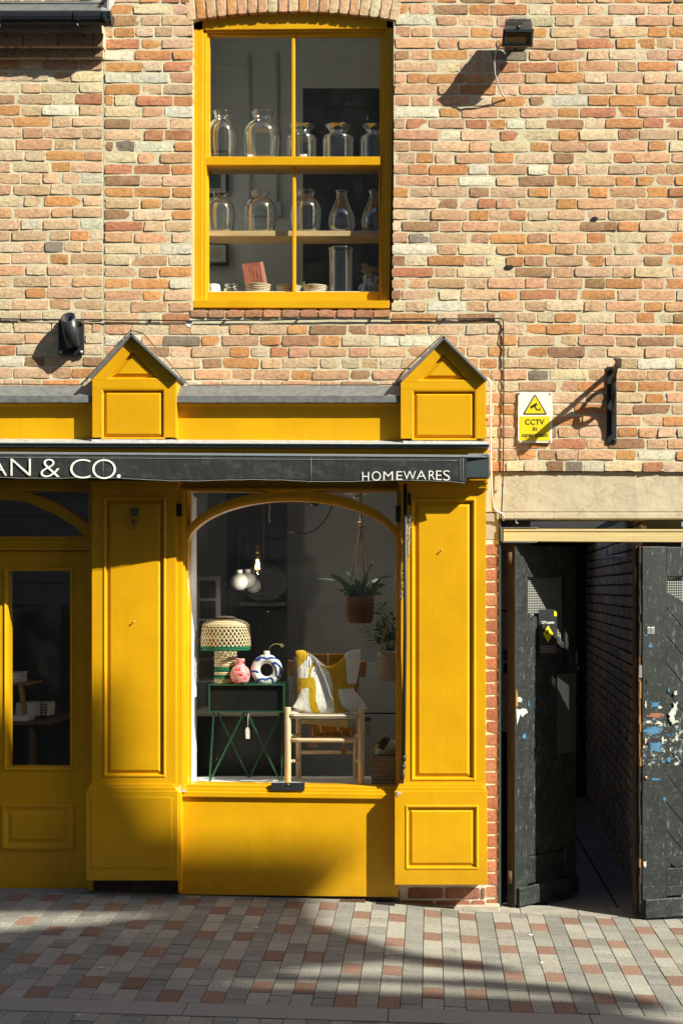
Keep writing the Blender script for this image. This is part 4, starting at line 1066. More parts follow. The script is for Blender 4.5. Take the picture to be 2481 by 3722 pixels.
def patch(mb, cx, cz, w, h, seed, y=-.0016, n_=26):
    pts = []
    for k in range(n_):
        t = 2 * math.pi * k / n_; r = 1 + .75 * nz(math.cos(t) * 1.6 + seed * 7.1, math.sin(t) * 1.6, seed) + .55 * nz(math.cos(t) * 4 + seed, math.sin(t) * 4, seed * 3) + .35 * nz(math.cos(t) * 11 + seed, math.sin(t) * 11, seed * 5)
        sq = 1 / max(abs(math.cos(t)), abs(math.sin(t))) ** .7
        pts.append((max(-WR + .001, min(-WR + st - .003, cx + w * .40 * r * sq * math.cos(t))) if cx < -WR + st else max(-WR + st + .003, cx + w * .40 * r * sq * math.cos(t)), cz + h * .40 * r * sq * math.sin(t)))
    mb.prism(pts, y, .002)
for nm, m_, lst in (('blue_paint', blue, [(-.545, 2655, .12, .055, 1), (-.53, 2712, .10, .06, 2), (-.535, 2560, .07, .03, 3), (-.585, 2822, .03, .05, 4), (-.53, 2832, .07, .015, 5), (-.48, 2770, .02, .02, 6), (-.443, 2765, .03, .03, 7), (-.595, 2310, .02, .01, 8), (-.565, 2347, .03, .03, 9), (-.445, 2510, .015, .02, 12), (-.475, 2905, .02, .02, 13)]),
                   ('red_paint', redl, [(-.535, 2600, .11, .03, 21), (-.565, 2665, .02, .012, 22), (-.5, 2655, .012, .02, 23)]),
                   ('white_paint', oldw, [(-.58, 2622, .04, .02, 31), (-.51, 2628, .05, .02, 32), (-.487, 2690, .012, .05, 33), (-.60, 2560, .012, .05, 34), (-.425, 2600, .05, .09, 35), (-.40, 2570, .03, .05, 36), (-.545, 2745, .02, .012, 37), (-.60, 2690, .012, .04, 38), (-.605, 3140, .02, .05, 39), (-.505, 2570, .03, .02, 40), (-.40, 2625, .05, .02, 41), (-.40, 2520, .02, .03, 42)])):
    for i, (cx, v, w, h, sd) in enumerate(lst): mb = MB(); patch(mb, cx, zL(v), w, h, sd, -.0014 - .0003 * (i % 4) - (.0014 if nm != 'blue_paint' else 0) - (.0012 if nm == 'white_paint' else 0), 90); mb.build(nm, m_, gR)

gL = thing('gate_leaf', 'black gate leaf standing open into the passage, half in shadow, carrying the CCTV notice', 'gate', group='passage gate leaves')
WL = .60; gL.location = (X(1873, 0), .0, gz(.55) + .012); gL.rotation_euler.z = math.radians(45)
HL = Z(1979, 0) - gL.location.z
zL2 = lambda v, y=.15: Z(v, y) - gL.location.z
shape_gate(gL, 0, .115, WL, HL, zL2(2098), zL2(2225), True, 1.35, gatem2)
mb = MB(); mb.box(-.008, -.001, .0, .066, .0, HL); mb.build('hinge_edge', darkwood, gL, .002)
for v in (2030, 3190):
    mb = MB(); zc_ = zL2(v, 0); mb.tube([(-.022, .03, zc_ - .04), (-.022, .03, zc_ + .04)], .014, 12); mb.box(-.02, .0, .02, .04, zc_ - .03, zc_ + .03); mb.build('hinge', rustm, gL)
mb = MB(); z5 = zL2(2578, .1); pts = [(.003, z5 + .012), (.04, z5 + .002), (.06, z5 + .01), (.1, z5 + .004), (.112, z5 - .02), (.08, z5 - .03), (.06, z5 - .045), (.045, z5 - .02), (.03, z5 - .05), (.012, z5 - .09)]; mb.prism(pts, -.0015, .003); mb.prism([(.02, z5 + .055), (.05, z5 + .05), (.06, z5 + .07), (.035, z5 + .085), (.015, z5 + .08)], -.0015, .003); mb.build('white_paint', oldw, gL)
mb = MB(); mb.prism([(.002, z5 + .02), (.02, z5 + .03), (.016, z5 + .1), (.003, z5 + .14)], -.002, .004); mb.build('bare_wood', oldwood, gL)
mb = MB(); mb.prism([(.06, z5 - .17), (.075, z5 - .185), (.1, z5 - .175), (.09, z5 - .15), (.07, z5 - .155)], -.0015, .003); mb.prism([(.118, z5 + .02), (.13, z5 + .02), (.128, z5 + .05), (.119, z5 + .05)], -.0015, .008); mb.build('blue_paint', blue, gL)
# notice and keypad fixed on the left leaf: things of their own, placed in the leaf's frame
MLm = Matrix.Translation(gL.location) @ Matrix.Rotation(math.radians(45), 4, 'Z')
ns = thing('notice_board', 'black CCTV notice with yellow diamond fixed on the open gate', 'sign')
sx0, sx1, sz0, sz1 = .215, .395, zL2(2395), zL2(2215)
mb = MB(); mb.box(sx0, sx1, -.006, -.0005, sz0, sz1); mb.build('sign_plate', M_plain('notice_black', (.02, .022, .024), .4), ns, .001, xf=MLm)
cxn, czn = (sx0 + sx1) / 2, zL2(2305); dd_ = .048
mb = MB(); mb.prism([(cxn - dd_, czn), (cxn, czn - dd_ * 1.12), (cxn + dd_, czn), (cxn, czn + dd_ * 1.12)], -.0075, -.005); mb.build('yellow_diamond', signy, ns, xf=MLm); mb = MB(); mb.box(sx1 - .03, sx1 - .006, -.0075, -.005, sz1 - .045, sz1 - .012); mb.build('corner_sticker', signy, ns, xf=MLm)
mb = MB(); mb.prism([(cxn - .024, czn + .0), (cxn - .01, czn + .03), (cxn + .006, czn + .026), (cxn - .004, czn - .004)], -.0085, -.007); mb.prism([(cxn - .004, czn - .012), (cxn + .03, czn - .018), (cxn + .03, czn - .008), (cxn + .025, czn - .012)], -.0085, -.007); mb.build('camera_symbol', inkm, ns, xf=MLm)
mb = MB()
fnn = lambda a, b: (a, -.0078, b)
lettering(mb, 'CCTV in operation', (sx0 + .025, sz1 - .075, sx1 - .03, sz1 - .098), lambda a, b: fnn(a, b), .005)
mb.build('lettering', whitep, ns, fix=False, xf=MLm)
for i, s_ in enumerate(('Images are being monitored for the purpose', 'of monitoring the security of premises, the', 'prevention and investigation of crime and in', 'the interest of good estate management')):
    mb = MB(); lettering(mb, s_, (sx0 + .012, sz0 + .082 - i * .012, sx1 - .012, sz0 + .074 - i * .012), lambda a, b: fnn(a, b)); mb.build('lettering', whitep, ns, fix=False, xf=MLm)
kp = thing('keypad_lock', 'dark metal lock box with keypad on the free edge of the open gate', 'lock')
mb = MB(); mb.box(.47, .555, -.05, -.001, zL2(2440, .3), zL2(2362, .3)); mb.build('lock_box', blackm, kp, .003, xf=MLm)
mb = MB()
for i in range(6):
    for j in range(2): zk = zL2(2375 + i * 7, .3); mb.box(.53 + j * .012, .537 + j * .012, -.054, -.049, zk - .004, zk + .002)
mb.build('key_button', steel, kp, xf=MLm)
mb = MB(); mb.tube([(.56, -.03, zL2(2420, .3)), (.575, -.03, zL2(2430, .3)), (.575, -.03, zL2(2438, .3))], .008); mb.build('lock_knob', steel, kp, xf=MLm)
kpl = thing('kick_plate', 'mottled grey steel sheet screwed low on the free side of the open gate', 'plate')
mb = MB(); mb.box(.40, .59, -.005, .004, zL2(2740, .3), zL2(2450, .3)); mb.build('plate', M_plain('mottled_steel', (.075, .08, .075), .6, .2, .6, 90, .6, 140), kpl, .001, xf=MLm)

# =================================================================== GROUND
mb = MB(); mb.loft([[(-80, 12, gz(-80) * 0 - .14), (80, 12, -.14), (80, -80, -.14), (-80, -80, -.14)]], False, True)
tag(mb.build('ground', groundm, None), kind='structure')
mb = MB(); mb.loft([[(-9, .3, gz(-9) - .012), (9, .3, gz(9) - .012), (9, -14, gz(9) - .012), (-9, -14, gz(-9) - .012)]], False, True)
tag(mb.build('ground', groundm, None), kind='structure')
cw = .105; x_ph = -.562; per = .545; bl = per / 3; yk = -2.19
def setts(mb, ya, yb, cols, phase_y, rng):
    for k in cols:
        xa = x_ph + k * cw + .0016; xb = xa + cw - .0032
        odd = k % 2; pair = ((k - 1) // 4) % 2 if odd else ((k) // 4) % 2
        off = bl * 1.0 if ((k - 1) // 4) % 2 else 0
        if not odd: off = rng.uniform(0, .18)
        j = -2
        y = phase_y + off - per
        while y < yb:
            for s_ in range(3):
                y0, y1 = y + s_ * bl, y + (s_ + 1) * bl
                half = (k % 4 == 0) or (not odd and rng.random() < .45)
                for (p, q_) in (((y0, (y0 + y1) / 2), ((y0 + y1) / 2, y1)) if half else ((y0, y1),)):
                    p2, q2 = max(p, ya), min(q_, yb)
                    if q2 - p2 < .012: continue
                    t = rng.uniform(.86, 1.12)
                    if odd and s_ == 0: c = (.235 * t, .142 * t, .104 * t)
                    elif odd: t *= rng.choice((1, 1, .85)); c = (.31 * t, .295 * t, .255 * t)
                    elif k % 4 == 0: c = (.225 * t, .22 * t, .20 * t)
                    else: t *= (.75 if s_ == 1 else 1); c = (.295 * t, .283 * t, .25 * t)
                    mb.col = c; h = rng.uniform(-.0018, .0018); e = .0019
                    p2 += e; q2 -= e
                    b_ = .0022; cr_ = [(xa, p2), (xb, p2), (xb, q2), (xa, q2)]; zc4 = [gz(*c2) + h for c2 in cr_]
                    lo_ = [(c2[0], c2[1], zz_ - .03) for c2, zz_ in zip(cr_, zc4)]
                    m1 = [(c2[0], c2[1], zz_ - b_ * .8) for c2, zz_ in zip(cr_, zc4)]
                    up = [(c2[0] + sx_ * b_, c2[1] + sy_ * b_, zz_) for c2, zz_, sx_, sy_ in zip(cr_, zc4, (1, -1, -1, 1), (1, 1, -1, -1))]
                    mb.loft([lo_, m1, up], False, True)
            y += per
rngs = random.Random(12)
mb = MB(); setts(mb, yk, -.13, range(-24, 25), yk, rngs); tag(mb.build('pavement', paver, None), kind='structure')
mb = MB(); setts(mb, -4.2, yk - .215, range(-24, 25), yk - .215 - 4 * per, rngs); tag(mb.build('road', paver, None), kind='structure')
mb = MB(); x = X(672, yk) * 1.0
x = (672 - U0) * 6.6 / F - 3 * .945
for i in range(7):
    a, b = x + i * .945, x + (i + 1) * .945 - .004
    mb.col = (.2, .17, .15); mb.loft([[(a, yk - .205, gz(a) - .03), (b, yk - .205, gz(b) - .03), (b, yk - .004, gz(b) - .03), (a, yk - .004, gz(a) - .03)], [(a, yk - .205, gz(a) + .001), (b, yk - .205, gz(b) + .001), (b, yk - .004, gz(b) + .001), (a, yk - .004, gz(a) + .001)]])
tag(mb.build('kerb', kerbm, None, .003), kind='structure')
# concrete strip along the wall foot and threshold of the passage
mb = MB()
for i in range(14):
    a = X(-200) + i * .36; b = a + .357
    ga, gb = gz(a, -.12), gz(b, -.12); mb.loft([[(a, -.128, ga - .05), (b, -.128, gb - .05), (b, .1, gb - .05), (a, .1, ga - .05)], [(a, -.128, ga + .002), (b, -.128, gb + .002), (b, .1, gb + .004), (a, .1, ga + .004)]])
tag(mb.build('wall_foot_path', M_plain('foot_stone', (.27, .255, .22), .9, 0, .45, 12, .8, 90), None, .003), kind='structure')
# utility covers and litter
for (u0, v0, u1, v1, nm, lb, m_) in ((1236, 3293, 1326, 3311, 'access_cover', 'small rusty access cover with blue paint marks set in the paving near the wall', rustm), (1364, 3300, 1434, 3314, 'access_cover', 'small black ribbed stop-tap cover set in the paving near the right pilaster', blackm)):
    d0 = (ZC - gz(-.3)) * F / (v1 - V0); d1 = (ZC - gz(-.3)) * F / (v0 - V0); xa, xb = (u0 - U0) * d0 / F, (u1 - U0) * d0 / F
    o = thing(nm, lb, 'access cover', group='utility covers in the pavement'); zc_ = gz((xa + xb) / 2, -.2) + .004
    mb = MB(); mb.box(xa, xb, d0 - D, d1 - D, zc_ - .01, zc_ + .003); mb.build('cover_frame', m_, o, .001)
    mb = MB()
    for i in range(5): xx = xa + (xb - xa) * (i + .5) / 5; mb.box(xx - .009, xx + .009, d0 - D + .012, d1 - D - .012, zc_ + .002, zc_ + .006)
    mb.build('cover_ribs', m_, o, .001)
def on_ground(u, v):
    x, y = 0, -1.5
    for _ in range(8): d = (ZC - gz(x, y)) * F / (v - V0); x = (u - U0) * d / F; y = d - D
    return Vector((x, y, gz(x, y)))
for (u, v, a, lb) in ((929, 3375, .3, 'white cigarette end on a grey paver in front of the shop window'), (1925, 3401, .1, 'white paper scrap on the paving in front of the passage'), (1966, 3502, 1.2, 'tan cigarette end in a paver joint in front of the gates'), (365, 3521, .2, 'white paint mark of torn paper on the paving at the left'), (282, 3693, .1, 'white scrap lying on the kerb slab')):
    p = on_ground(u, v) + Vector((0, 0, .005)); d = Vector((math.cos(a), math.sin(a), 0)) * .014
    o = thing('litter', lb, 'litter', group='litter on the paving'); mb = MB(); mb.tube([p - d, p + d], .004, 8); mb.build('stub', litter, o)

# =================================================================== SHOP INTERIOR
mb = MB(); mb.box(X(-300, .5), X(1470, .5) + .3, 2.4, 2.45, -.2, 2.95); tag(mb.build('interior_wall', roomgrey, None), kind='structure')
mb = MB(); mb.box(X(-300), X(600, 1.3), 1.3, 1.36, -.2, 2.95); tag(mb.build('interior_wall', roomdark, None), kind='structure')  # near-black wall added behind the door glass to darken the view
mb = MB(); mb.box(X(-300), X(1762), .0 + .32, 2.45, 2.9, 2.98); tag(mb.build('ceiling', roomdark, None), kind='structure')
mb = MB(); mb.box(X(-300), X(1762), .0, 2.45, -.2, -.08); tag(mb.build('floor', M_wood('shop_floor', (.10, .06, .035), (.14, .09, .05), (1, 12, 12)), None), kind='structure')
mb = MB(); mb.box(.17, .2, .05, 2.45, -.2, 2.95); mb.box(X(-300) - .05, X(-300), .0, 2.45, -.2, 2.95); mb.box(X(330), X(690, 0) - .03, .16, .30, .71, 2.9); tag(mb.build('side_wall', roomgrey, None), kind='structure')
zp = Z(2858, -.05)
disp = thing('window_platform', 'white painted display platform with white side panel inside the shop window', 'display platform')
mb = MB(); mb.box(X(660, 0), X(1450, 0), -.045, .43, zp - .03, zp); mb.build('platform_top', platform, disp, .003)
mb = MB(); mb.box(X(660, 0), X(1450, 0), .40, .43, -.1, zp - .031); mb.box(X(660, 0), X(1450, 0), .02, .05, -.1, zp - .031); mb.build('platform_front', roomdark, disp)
mb = MB(); mb.box(X(687, -.045) - .03, X(687, -.045), -.05, .24, zp, Z(1800)); mb.build('side_panel', platform, disp)
mb = MB(); mb.box(X(1446), X(1446) + .02, -.04, .1, zp, Z(1800)); mb.build('side_post', platform, disp)
# dark tall screen, cabinets and shelf behind
o = thing('dark_screen', 'tall black panel standing behind the globe lamps in the shop', 'screen')
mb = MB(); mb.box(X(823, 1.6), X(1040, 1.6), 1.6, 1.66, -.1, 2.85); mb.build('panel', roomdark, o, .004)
mb = MB(); mb.rect(870, 2188, 1035, 2204, 1.5, 1.62); mb.build('ledge', M_plain('ledge_grey', (.10, .10, .10), .8), o)
o = thing('picture_rail_display', 'column of small dark framed prints on the grey wall at the left of the shop', 'prints')
for i in range(5):
    v = 2112 + i * 72; mb = MB(); mb.rect(726, v, 782, v + 62, 1.5, 1.53); mb.build('print', M_plain('print_dark', (.06, .055, .05), .7, 0, .9, 30, .1) if i == 0 else bpy.data.materials['print_dark'], o, .002)
mb = MB(); mb.rect(712, 2095, 800, 2480, 1.54, 1.58); mb.build('board', roomgrey, o)
o = thing('black_counter', 'low black counter with a pale worktop behind the green table', 'counter')
mb = MB(); mb.rect(690, 2605, 1030, 2990, .75, 1.2); mb.build('counter_body', satin_black, o, .003)
mb = MB(); mb.rect(690, 2592, 1012, 2604, .68, 1.22); mb.build('worktop', M_plain('worktop', (.30, .27, .22), .6), o, .003)
o = thing('grey_cabinet', 'grey painted cabinet with a round black knob behind the chair', 'cabinet')
cabm = M_plain('cabinet_grey', (.17, .18, .165), .6, 0, .1, 8, .1)
mb = MB(); mb.rect(1044, 2412, 1446, 2592, 1.0, 1.3); mb.build('cabinet_door', cabm, o, .004)
mb = MB(); mb.rect(1044, 2597, 1446, 2990, 1.0, 1.3); mb.build('lower_drawer', cabm, o, .004)
mb = MB(); mb.sphere(P(1336, 2613, .97), px(10)); mb.build('knob', satin_black, o)

# ---- green side table
tbl = thing('side_table', 'green metal box side table on zigzag rod legs in the shop window', 'table')
def q3(x, y): return (680 + x * .5102, 2150 + y * .5102)
yt0, yt1 = .10, .40
u0, v0 = q3(152, 662); u1, v1 = q3(690, 862)
xa, xb, za, zb = X(u0, yt0), X(u1, yt0), Z(v1, yt0), Z(v0, yt0); t_ = .008
mb = MB(); mb.box(xa, xb, yt0, yt1, zb - t_, zb); mb.box(xa, xb, yt0, yt1, za, za + t_); mb.box(xa, xa + t_, yt0, yt1, za + t_, zb - t_); mb.box(xb - t_, xb, yt0, yt1, za + t_, zb - t_); mb.build('box_shell', greenm, tbl, .0015)
mb = MB(); mb.box(xa + t_, xb - t_, yt0 + .022, yt0 + .03, za + t_, zb - t_); mb.build('front_panel', satin_black, tbl)
legs = [((190, 865, .12), (160, 1366, .15)), ((408, 865, .12), (161, 1366, .15)), ((424, 865, .12), (660, 1362, .15)), ((684, 865, .12), (672, 1362, .15)), ((206, 865, .36), (436, 1336, .35)), ((680, 865, .36), (446, 1336, .35)), ]
for (a, b) in legs:
    ua, va = q3(a[0], a[1]); ub, vb2 = q3(b[0], b[1]); pa, pb2 = Vector((X(ua, a[2]), a[2], za + .002)), Vector(P(ub, vb2, b[2])); pb2.z = zp + .003
    mb = MB(); mb.bar(pa, pb2, .0105, .0105); mb.build('leg', greenm, tbl, .001)
tgz = thing('price_tag', 'white paper price tag hanging under the green table', 'price tag')
mb = MB(); a, b = q3(437, 870), q3(432, 960); mb.tube([P(*a, .09), P(*q3(433, 900), .088), P(*b, .088)], .0018, 6); mb.build('string', whitep, tgz)
mb = MB(); mb.poly([q3(418, 1048), q3(446, 1050), q3(444, 985), q3(436, 966), q3(424, 968), q3(415, 985)], .086, .0875); mb.build('paper', whitep, tgz)

# ---- woven mushroom lamp
lp = thing('table_lamp', 'woven straw mushroom lamp with green hem on the green table', 'lamp')
ql = lambda x, y: (680 + x * .2551, 2080 + y * .2551)
yl = .22; cu, cv = ql(548, 1583); lx, lz = X(cu, yl), zb
k_ = .2551 / S * (D + yl) / D
cream, grn = (.78, .66, .42), (.02, .19, .095)
mb = MB(); hS = (1583 - 1040) * k_
def stemc(a, z): 
    y_ = 1583 - z / k_
    return grn if (1345 < y_ < 1415 or 1465 < y_ < 1513) else cream
prof = [(159 * k_ * (1 + .02 * math.sin(i * .9)), (1583 - 1060) * k_ * i / 60) for i in range(61)]
mb.lathe(prof, (lx, yl, lz), 40, True, True, stemc); stem = mb.build('stem', wicker, lp)
# shade: woven cap, open lattice skirt of crossing straws, green hem
zsh = lambda y_: lz + (1583 - y_) * k_
capp = [(10, 626), (90, 630), (150, 650), (165, 668), (250, 690), (300, 715), (330, 745), (340, 770)]
mb = MB(); mb.lathe([(r * k_, (1583 - y_) * k_) for r, y_ in capp[::-1]], (lx, yl, lz), 48, False, True, lambda a, z: (.012, .05, .03) if 648 < 1583 - z / k_ < 672 else cream); shade = mb.build('lamp_shade', wicker, lp)
mb = MB(); mb.smooth = False
nS = 36
def shp(a, y_):
    t = (y_ - 740) / (1050 - 740); r = (328 + 26 * t + 6 * math.sin(math.pi * t)) * k_
    return Vector((lx + r * math.cos(a), yl + r * math.sin(a), zsh(y_)))
for s_ in (1, -1):
    for i in range(nS):
        a0 = 2 * math.pi * i / nS; pts = [shp(a0 + s_ * t * .62, 740 + 312 * t) for t in [k / 7 for k in range(8)]]
        for a, b in zip(pts, pts[1:]):
            d = (b - a).normalized(); o_ = (Vector((a.x - lx, a.y - yl, 0))).normalized(); w_ = d.cross(o_) * .0029; e = o_ * .0012 * s_
            mb.col = tuple(v * R.uniform(.85, 1.1) for v in cream)
            ids = mb.add([a - w_ + e, a + w_ + e, b + w_ + e, b - w_ + e]); mb.face(ids)
mb.col = cream
for y_ in (800, 930): mb.tube([shp(2 * math.pi * k / 40, y_) for k in range(41)], .0018, 5)
mb.build('lattice', M_plain('straw', (.78, .68, .45), .7, 0, .2, 60, .2, attr=True), shade, fix=False)
mb = MB(); mb.lathe([((348 + 8 * t) * k_, (1583 - (1112 - 68 * t)) * k_) for t in (0, .25, .5, .75, 1)], (lx, yl, lz), 48, False, False, lambda a, z: grn); mb.build('green_hem', wicker, shade, fix=False)

# ---- pink vase and ring vase
pv = thing('pink_vase', 'round pink vase with red squiggles standing beside the lamp', 'vase')
yv_ = .15; kv = .2551 / S * (D + yv_) / D; cxv = X(ql(754, 0)[0], yv_)
pinkc, redc = (.78, .33, .36), (.62, .02, .03)
blobs = [(-20, 1285, 16, 18), (55, 1285, 14, 20), (-60, 1368, 10, 26), (-45, 1388, 26, 9), (-22, 1372, 9, 28), (-8, 1385, 22, 9), (12, 1370, 9, 28), (78, 1384, 15, 17), (10, 1445, 40, 10), (35, 1462, 34, 10), (-98, 1440, 9, 22), (-88, 1462, 14, 8), (84, 1505, 22, 28), (-55, 1540, 30, 9), (-42, 1560, 9, 24), (-98, 1560, 26, 10), (110, 1570, 20, 10), (125, 1455, 10, 22), (-118, 1520, 8, 20)]
def vcol(a, z):
    xx = math.cos(a); yy = math.sin(a); y_ = 1590 - z / kv; 
    r = 140 if y_ > 1330 else 66
    if yy > .1: xx = -xx * .9
    X_ = xx * r
    for i, (bx, by, rx, ry) in enumerate(blobs):
        e = ((X_ - bx) / rx) ** 2 + ((y_ - by) / ry) ** 2
        if e < 1 and not (i == 12 and e < .3): return redc
    return pinkc
pts = [(60, 1590), (95, 1580), (122, 1550), (137, 1505), (140, 1455), (134, 1410), (118, 1370), (90, 1345), (72, 1330), (65, 1315), (64, 1270), (68, 1232), (62, 1231), (58, 1250)]
fine = []
for (a, b) in zip(pts, pts[1:]):
    n_ = max(1, int(abs(b[1] - a[1]) / 6)); fine += [(a[0] + (b[0] - a[0]) * i / n_, a[1] + (b[1] - a[1]) * i / n_) for i in range(n_)]
fine.append(pts[-1])
mb = MB(); mb.lathe([(r * kv, (1590 - y_) * kv) for r, y_ in fine], (cxv, yv_, zb), 110, True, False, vcol); mb.build('vase_body', ceram, pv)
dv_ = thing('ring_vase', 'white ring-shaped vase with blue brush strokes at the right of the table', 'vase')
yd = .2; kd = .2551 / S * (D + yd) / D; cd = Vector((X(ql(1132, 0)[0], yd), yd, zb + (1583 - 1392) * kd)); Rm, rm = 157 * kd, 66 * kd
strokes = [[(-150, 1255), (-120, 1235), (-90, 1210), (-40, 1218), (10, 1235), (70, 1222), (120, 1222), (160, 1235)], [(-140, 1260), (-110, 1255), (-80, 1225)], [(-225, 1412), (-190, 1405), (-150, 1402), (-112, 1420)], [(-140, 1560), (-115, 1525), (-60, 1510), (-10, 1525), (50, 1500), (85, 1520), (90, 1585)], [(85, 1310), (130, 1290), (180, 1330), (205, 1390), (205, 1440)], [(85, 1320), (120, 1360), (140, 1420), (135, 1470), (170, 1500)]]
def seg_d(p, a, b):
    ax_, ay_ = a; bx_, by_ = b; t = max(0, min(1, ((p[0] - ax_) * (bx_ - ax_) + (p[1] - ay_) * (by_ - ay_)) / ((bx_ - ax_) ** 2 + (by_ - ay_) ** 2))); return math.hypot(p[0] - ax_ - t * (bx_ - ax_), p[1] - ay_ - t * (by_ - ay_))
mb = MB(); mb.smooth = True; n1, n2 = 150, 40; T = []
for i in range(n1):
    t = 2 * math.pi * i / n1; ring_ = []
    for j in range(n2):
        s_ = 2 * math.pi * j / n2; rr = Rm + rm * math.cos(s_); ring_.append((cd.x + rr * math.cos(t), cd.y + rm * 1.05 * math.sin(s_), cd.z + rr * math.sin(t)))
    T.append(ring_)
ids = [mb.add(r) for r in T]
for i in range(n1):
    for j in range(n2):
        i2, j2 = (i + 1) % n1, (j + 1) % n2
        p = T[i][j]; pp = ((p[0] - cd.x) / kd, 1392 - (p[2] - cd.z) / kd); blue_ = False
        if p[1] < cd.y + .02: blue_ = any(seg_d(pp, a, b) < 15 for st_ in strokes for a, b in zip(st_, st_[1:]))
        mb.col = (.012, .06, .30) if blue_ else (.78, .78, .76); mb.face((ids[i][j], ids[i2][j], ids[i2][j2], ids[i][j2]))
mb.build('vase_body', ceram, dv_)
mb = MB(); mb.col = (.78, .70, .70); mb.lathe([(62 * kd, 0), (48 * kd, 18 * kd), (42 * kd, 40 * kd), (44 * kd, 68 * kd), (38 * kd, 68 * kd), (34 * kd, 40 * kd)], (cd.x, cd.y, zb + (1583 - 1190) * kd), 28, False, False); mb.build('neck', ceram, dv_, fix=False)
gs = thing('dried_grass', 'dried bunny tail grass stem standing in the ring vase', 'dried grass')
gp = [ql(1160, 1118), ql(1185, 1060), ql(1225, 1028), ql(1280, 1020), ql(1325, 1030)]
mb = MB(); mb.tube([P(u, v, yd) for u, v in gp], .0018, 6); mb.build('stem', M_plain('dry_green', (.36, .36, .12), .8), gs)
mb = MB(); c0, c1 = Vector(P(*ql(1318, 1034), yd)), Vector(P(*ql(1388, 1062), yd))
for i in range(120):
    t = R.random(); p = c0.lerp(c1, t * .7); dr = Vector((R.gauss(.6, .5), R.gauss(0, .6), R.gauss(-.2, .6))).normalized(); mb.tube([p, p + dr * .017 * (1 - abs(t - .4) * .8)], .0011, 4, True, .0003)
mb.build('seed_head', M_plain('seed_fluff', (.60, .55, .30), .9), gs)
o = thing('price_holder', 'tiny black price holder standing in front of the pink vase', 'price holder')
mb = MB(); a = ql(740, 1605); b = ql(803, 1480); mb.rect(a[0], b[1], b[0], a[1], .105, .12); mb.build('block', satin_black, o, .002)
mb = MB(); a = ql(764, 1590); b = ql(772, 1482); mb.rect(a[0], b[1], b[0], a[1], .102, .106); mb.build('slot', inkm, o)

# ---- chair, cushion, throws
ch = thing('wooden_chair', 'pale oak chair with woven cord seat in the shop window', 'chair')
qc = lambda x, y: (1040 + x * .2551, 2300 + y * .2551)
yfl, yfr, ybk = .0, -.015, .31
rl = px(11.5)
def post(u, vt, y, r, top=None): return [(X(u, y), y, zp), (X(u, y), y, Z(vt, y))]
for (u, vt, y) in ((1045.5, 2571, yfl), (1312, 2575, yfr)):
    mb = MB(); p = post(u, vt, y, rl); mb.tube([p[0], p[1]], rl, 20); mb.build('leg', oak, ch, .002)
for (u, vt, y) in ((1084.5, 2440, ybk), (1292, 2440, ybk)):
    mb = MB(); mb.tube([(X(u, y), y, zp), (X(u, y), y, Z(2600, y)), (X(u, y + .02), y + .06, Z(vt, y))], px(10), 18); mb.build('leg', oak, ch)
zr = lambda v, y: Z(v, y)
for (n_, a, b, r) in (('rung', P(1050, 2690, yfl), P(1308, 2692, yfr), 7.5), ('rung', P(1090, 2735, ybk), P(1290, 2735, ybk), 6.5), ('rung', P(1050, 2673, yfl), (X(1084, ybk), ybk, Z(2673, ybk)), 6), ('rung', P(1050, 2767, yfl), (X(1084, ybk), ybk, Z(2765, ybk)), 6), ('rung', P(1308, 2673, yfr), (X(1292, ybk), ybk, Z(2673, ybk)), 6), ('rung', P(1308, 2767, yfr), (X(1292, ybk), ybk, Z(2765, ybk)), 6)):
    mb = MB(); a, b = Vector(a), Vector(b); mb.tube([a, a.lerp(b, .15), a.lerp(b, .85), b], px(r), 14); mb.build(n_, oakx, ch)
# woven seat: sagging sheet rolled over the front and back rails
mb = MB(); mb.smooth = True; G = []; n_, m_ = 24, 26
for i in range(n_ + 1):
    s_ = i / n_; row = []
    for j in range(m_ + 1):
        t = j / m_
        yl_, yr_ = yfl - .005 + (ybk - yfl) * t, yfr - .005 + (ybk - yfr) * t; y = yl_ + (yr_ - yl_) * s_
        ul = X(1050, yfl) + (X(1086, ybk) - X(1050, yfl)) * t; ur = X(1308, yfr) + (X(1290, ybk) - X(1308, yfr)) * t
        z = Z(2594, yfl) - .028 * math.sin(math.pi * s_) ** 1.5 * math.sin(math.pi * t) ** .6 + .016 * abs(2 * s_ - 1) ** 4 * min(1, t * 4)
        row.append((ul + (ur - ul) * s_, y, z))
    G.append(row)
ids = [mb.add(r + [(p[0], p[1], p[2] - .012) for p in r[::-1]]) for r in G]
for a, b in zip(ids, ids[1:]):
    k = len(a)
    for j in range(k): mb.face((a[j], a[(j + 1) % k], b[(j + 1) % k], b[j]))
mb.face(ids[0]); mb.face(ids[-1][::-1])
mb.build('seat', cordm, ch)
mb = MB(); a, b = Vector(P(1053, 2602, yfl - .004)), Vector(P(1306, 2602, yfr - .004)); pts = [a.lerp(b, i / 12) - Vector((0, 0, .004 * math.sin(math.pi * i / 12))) for i in range(13)]
mb.tube(pts, px(9.5), 16); mb.build('seat_rail', cordm, ch)
mb = MB(); mb.poly([(1048, 2458), (1328, 2462), (1333, 2403), (1044, 2400)], .37, .392); mb.build('backrest', backwood, ch, .006)

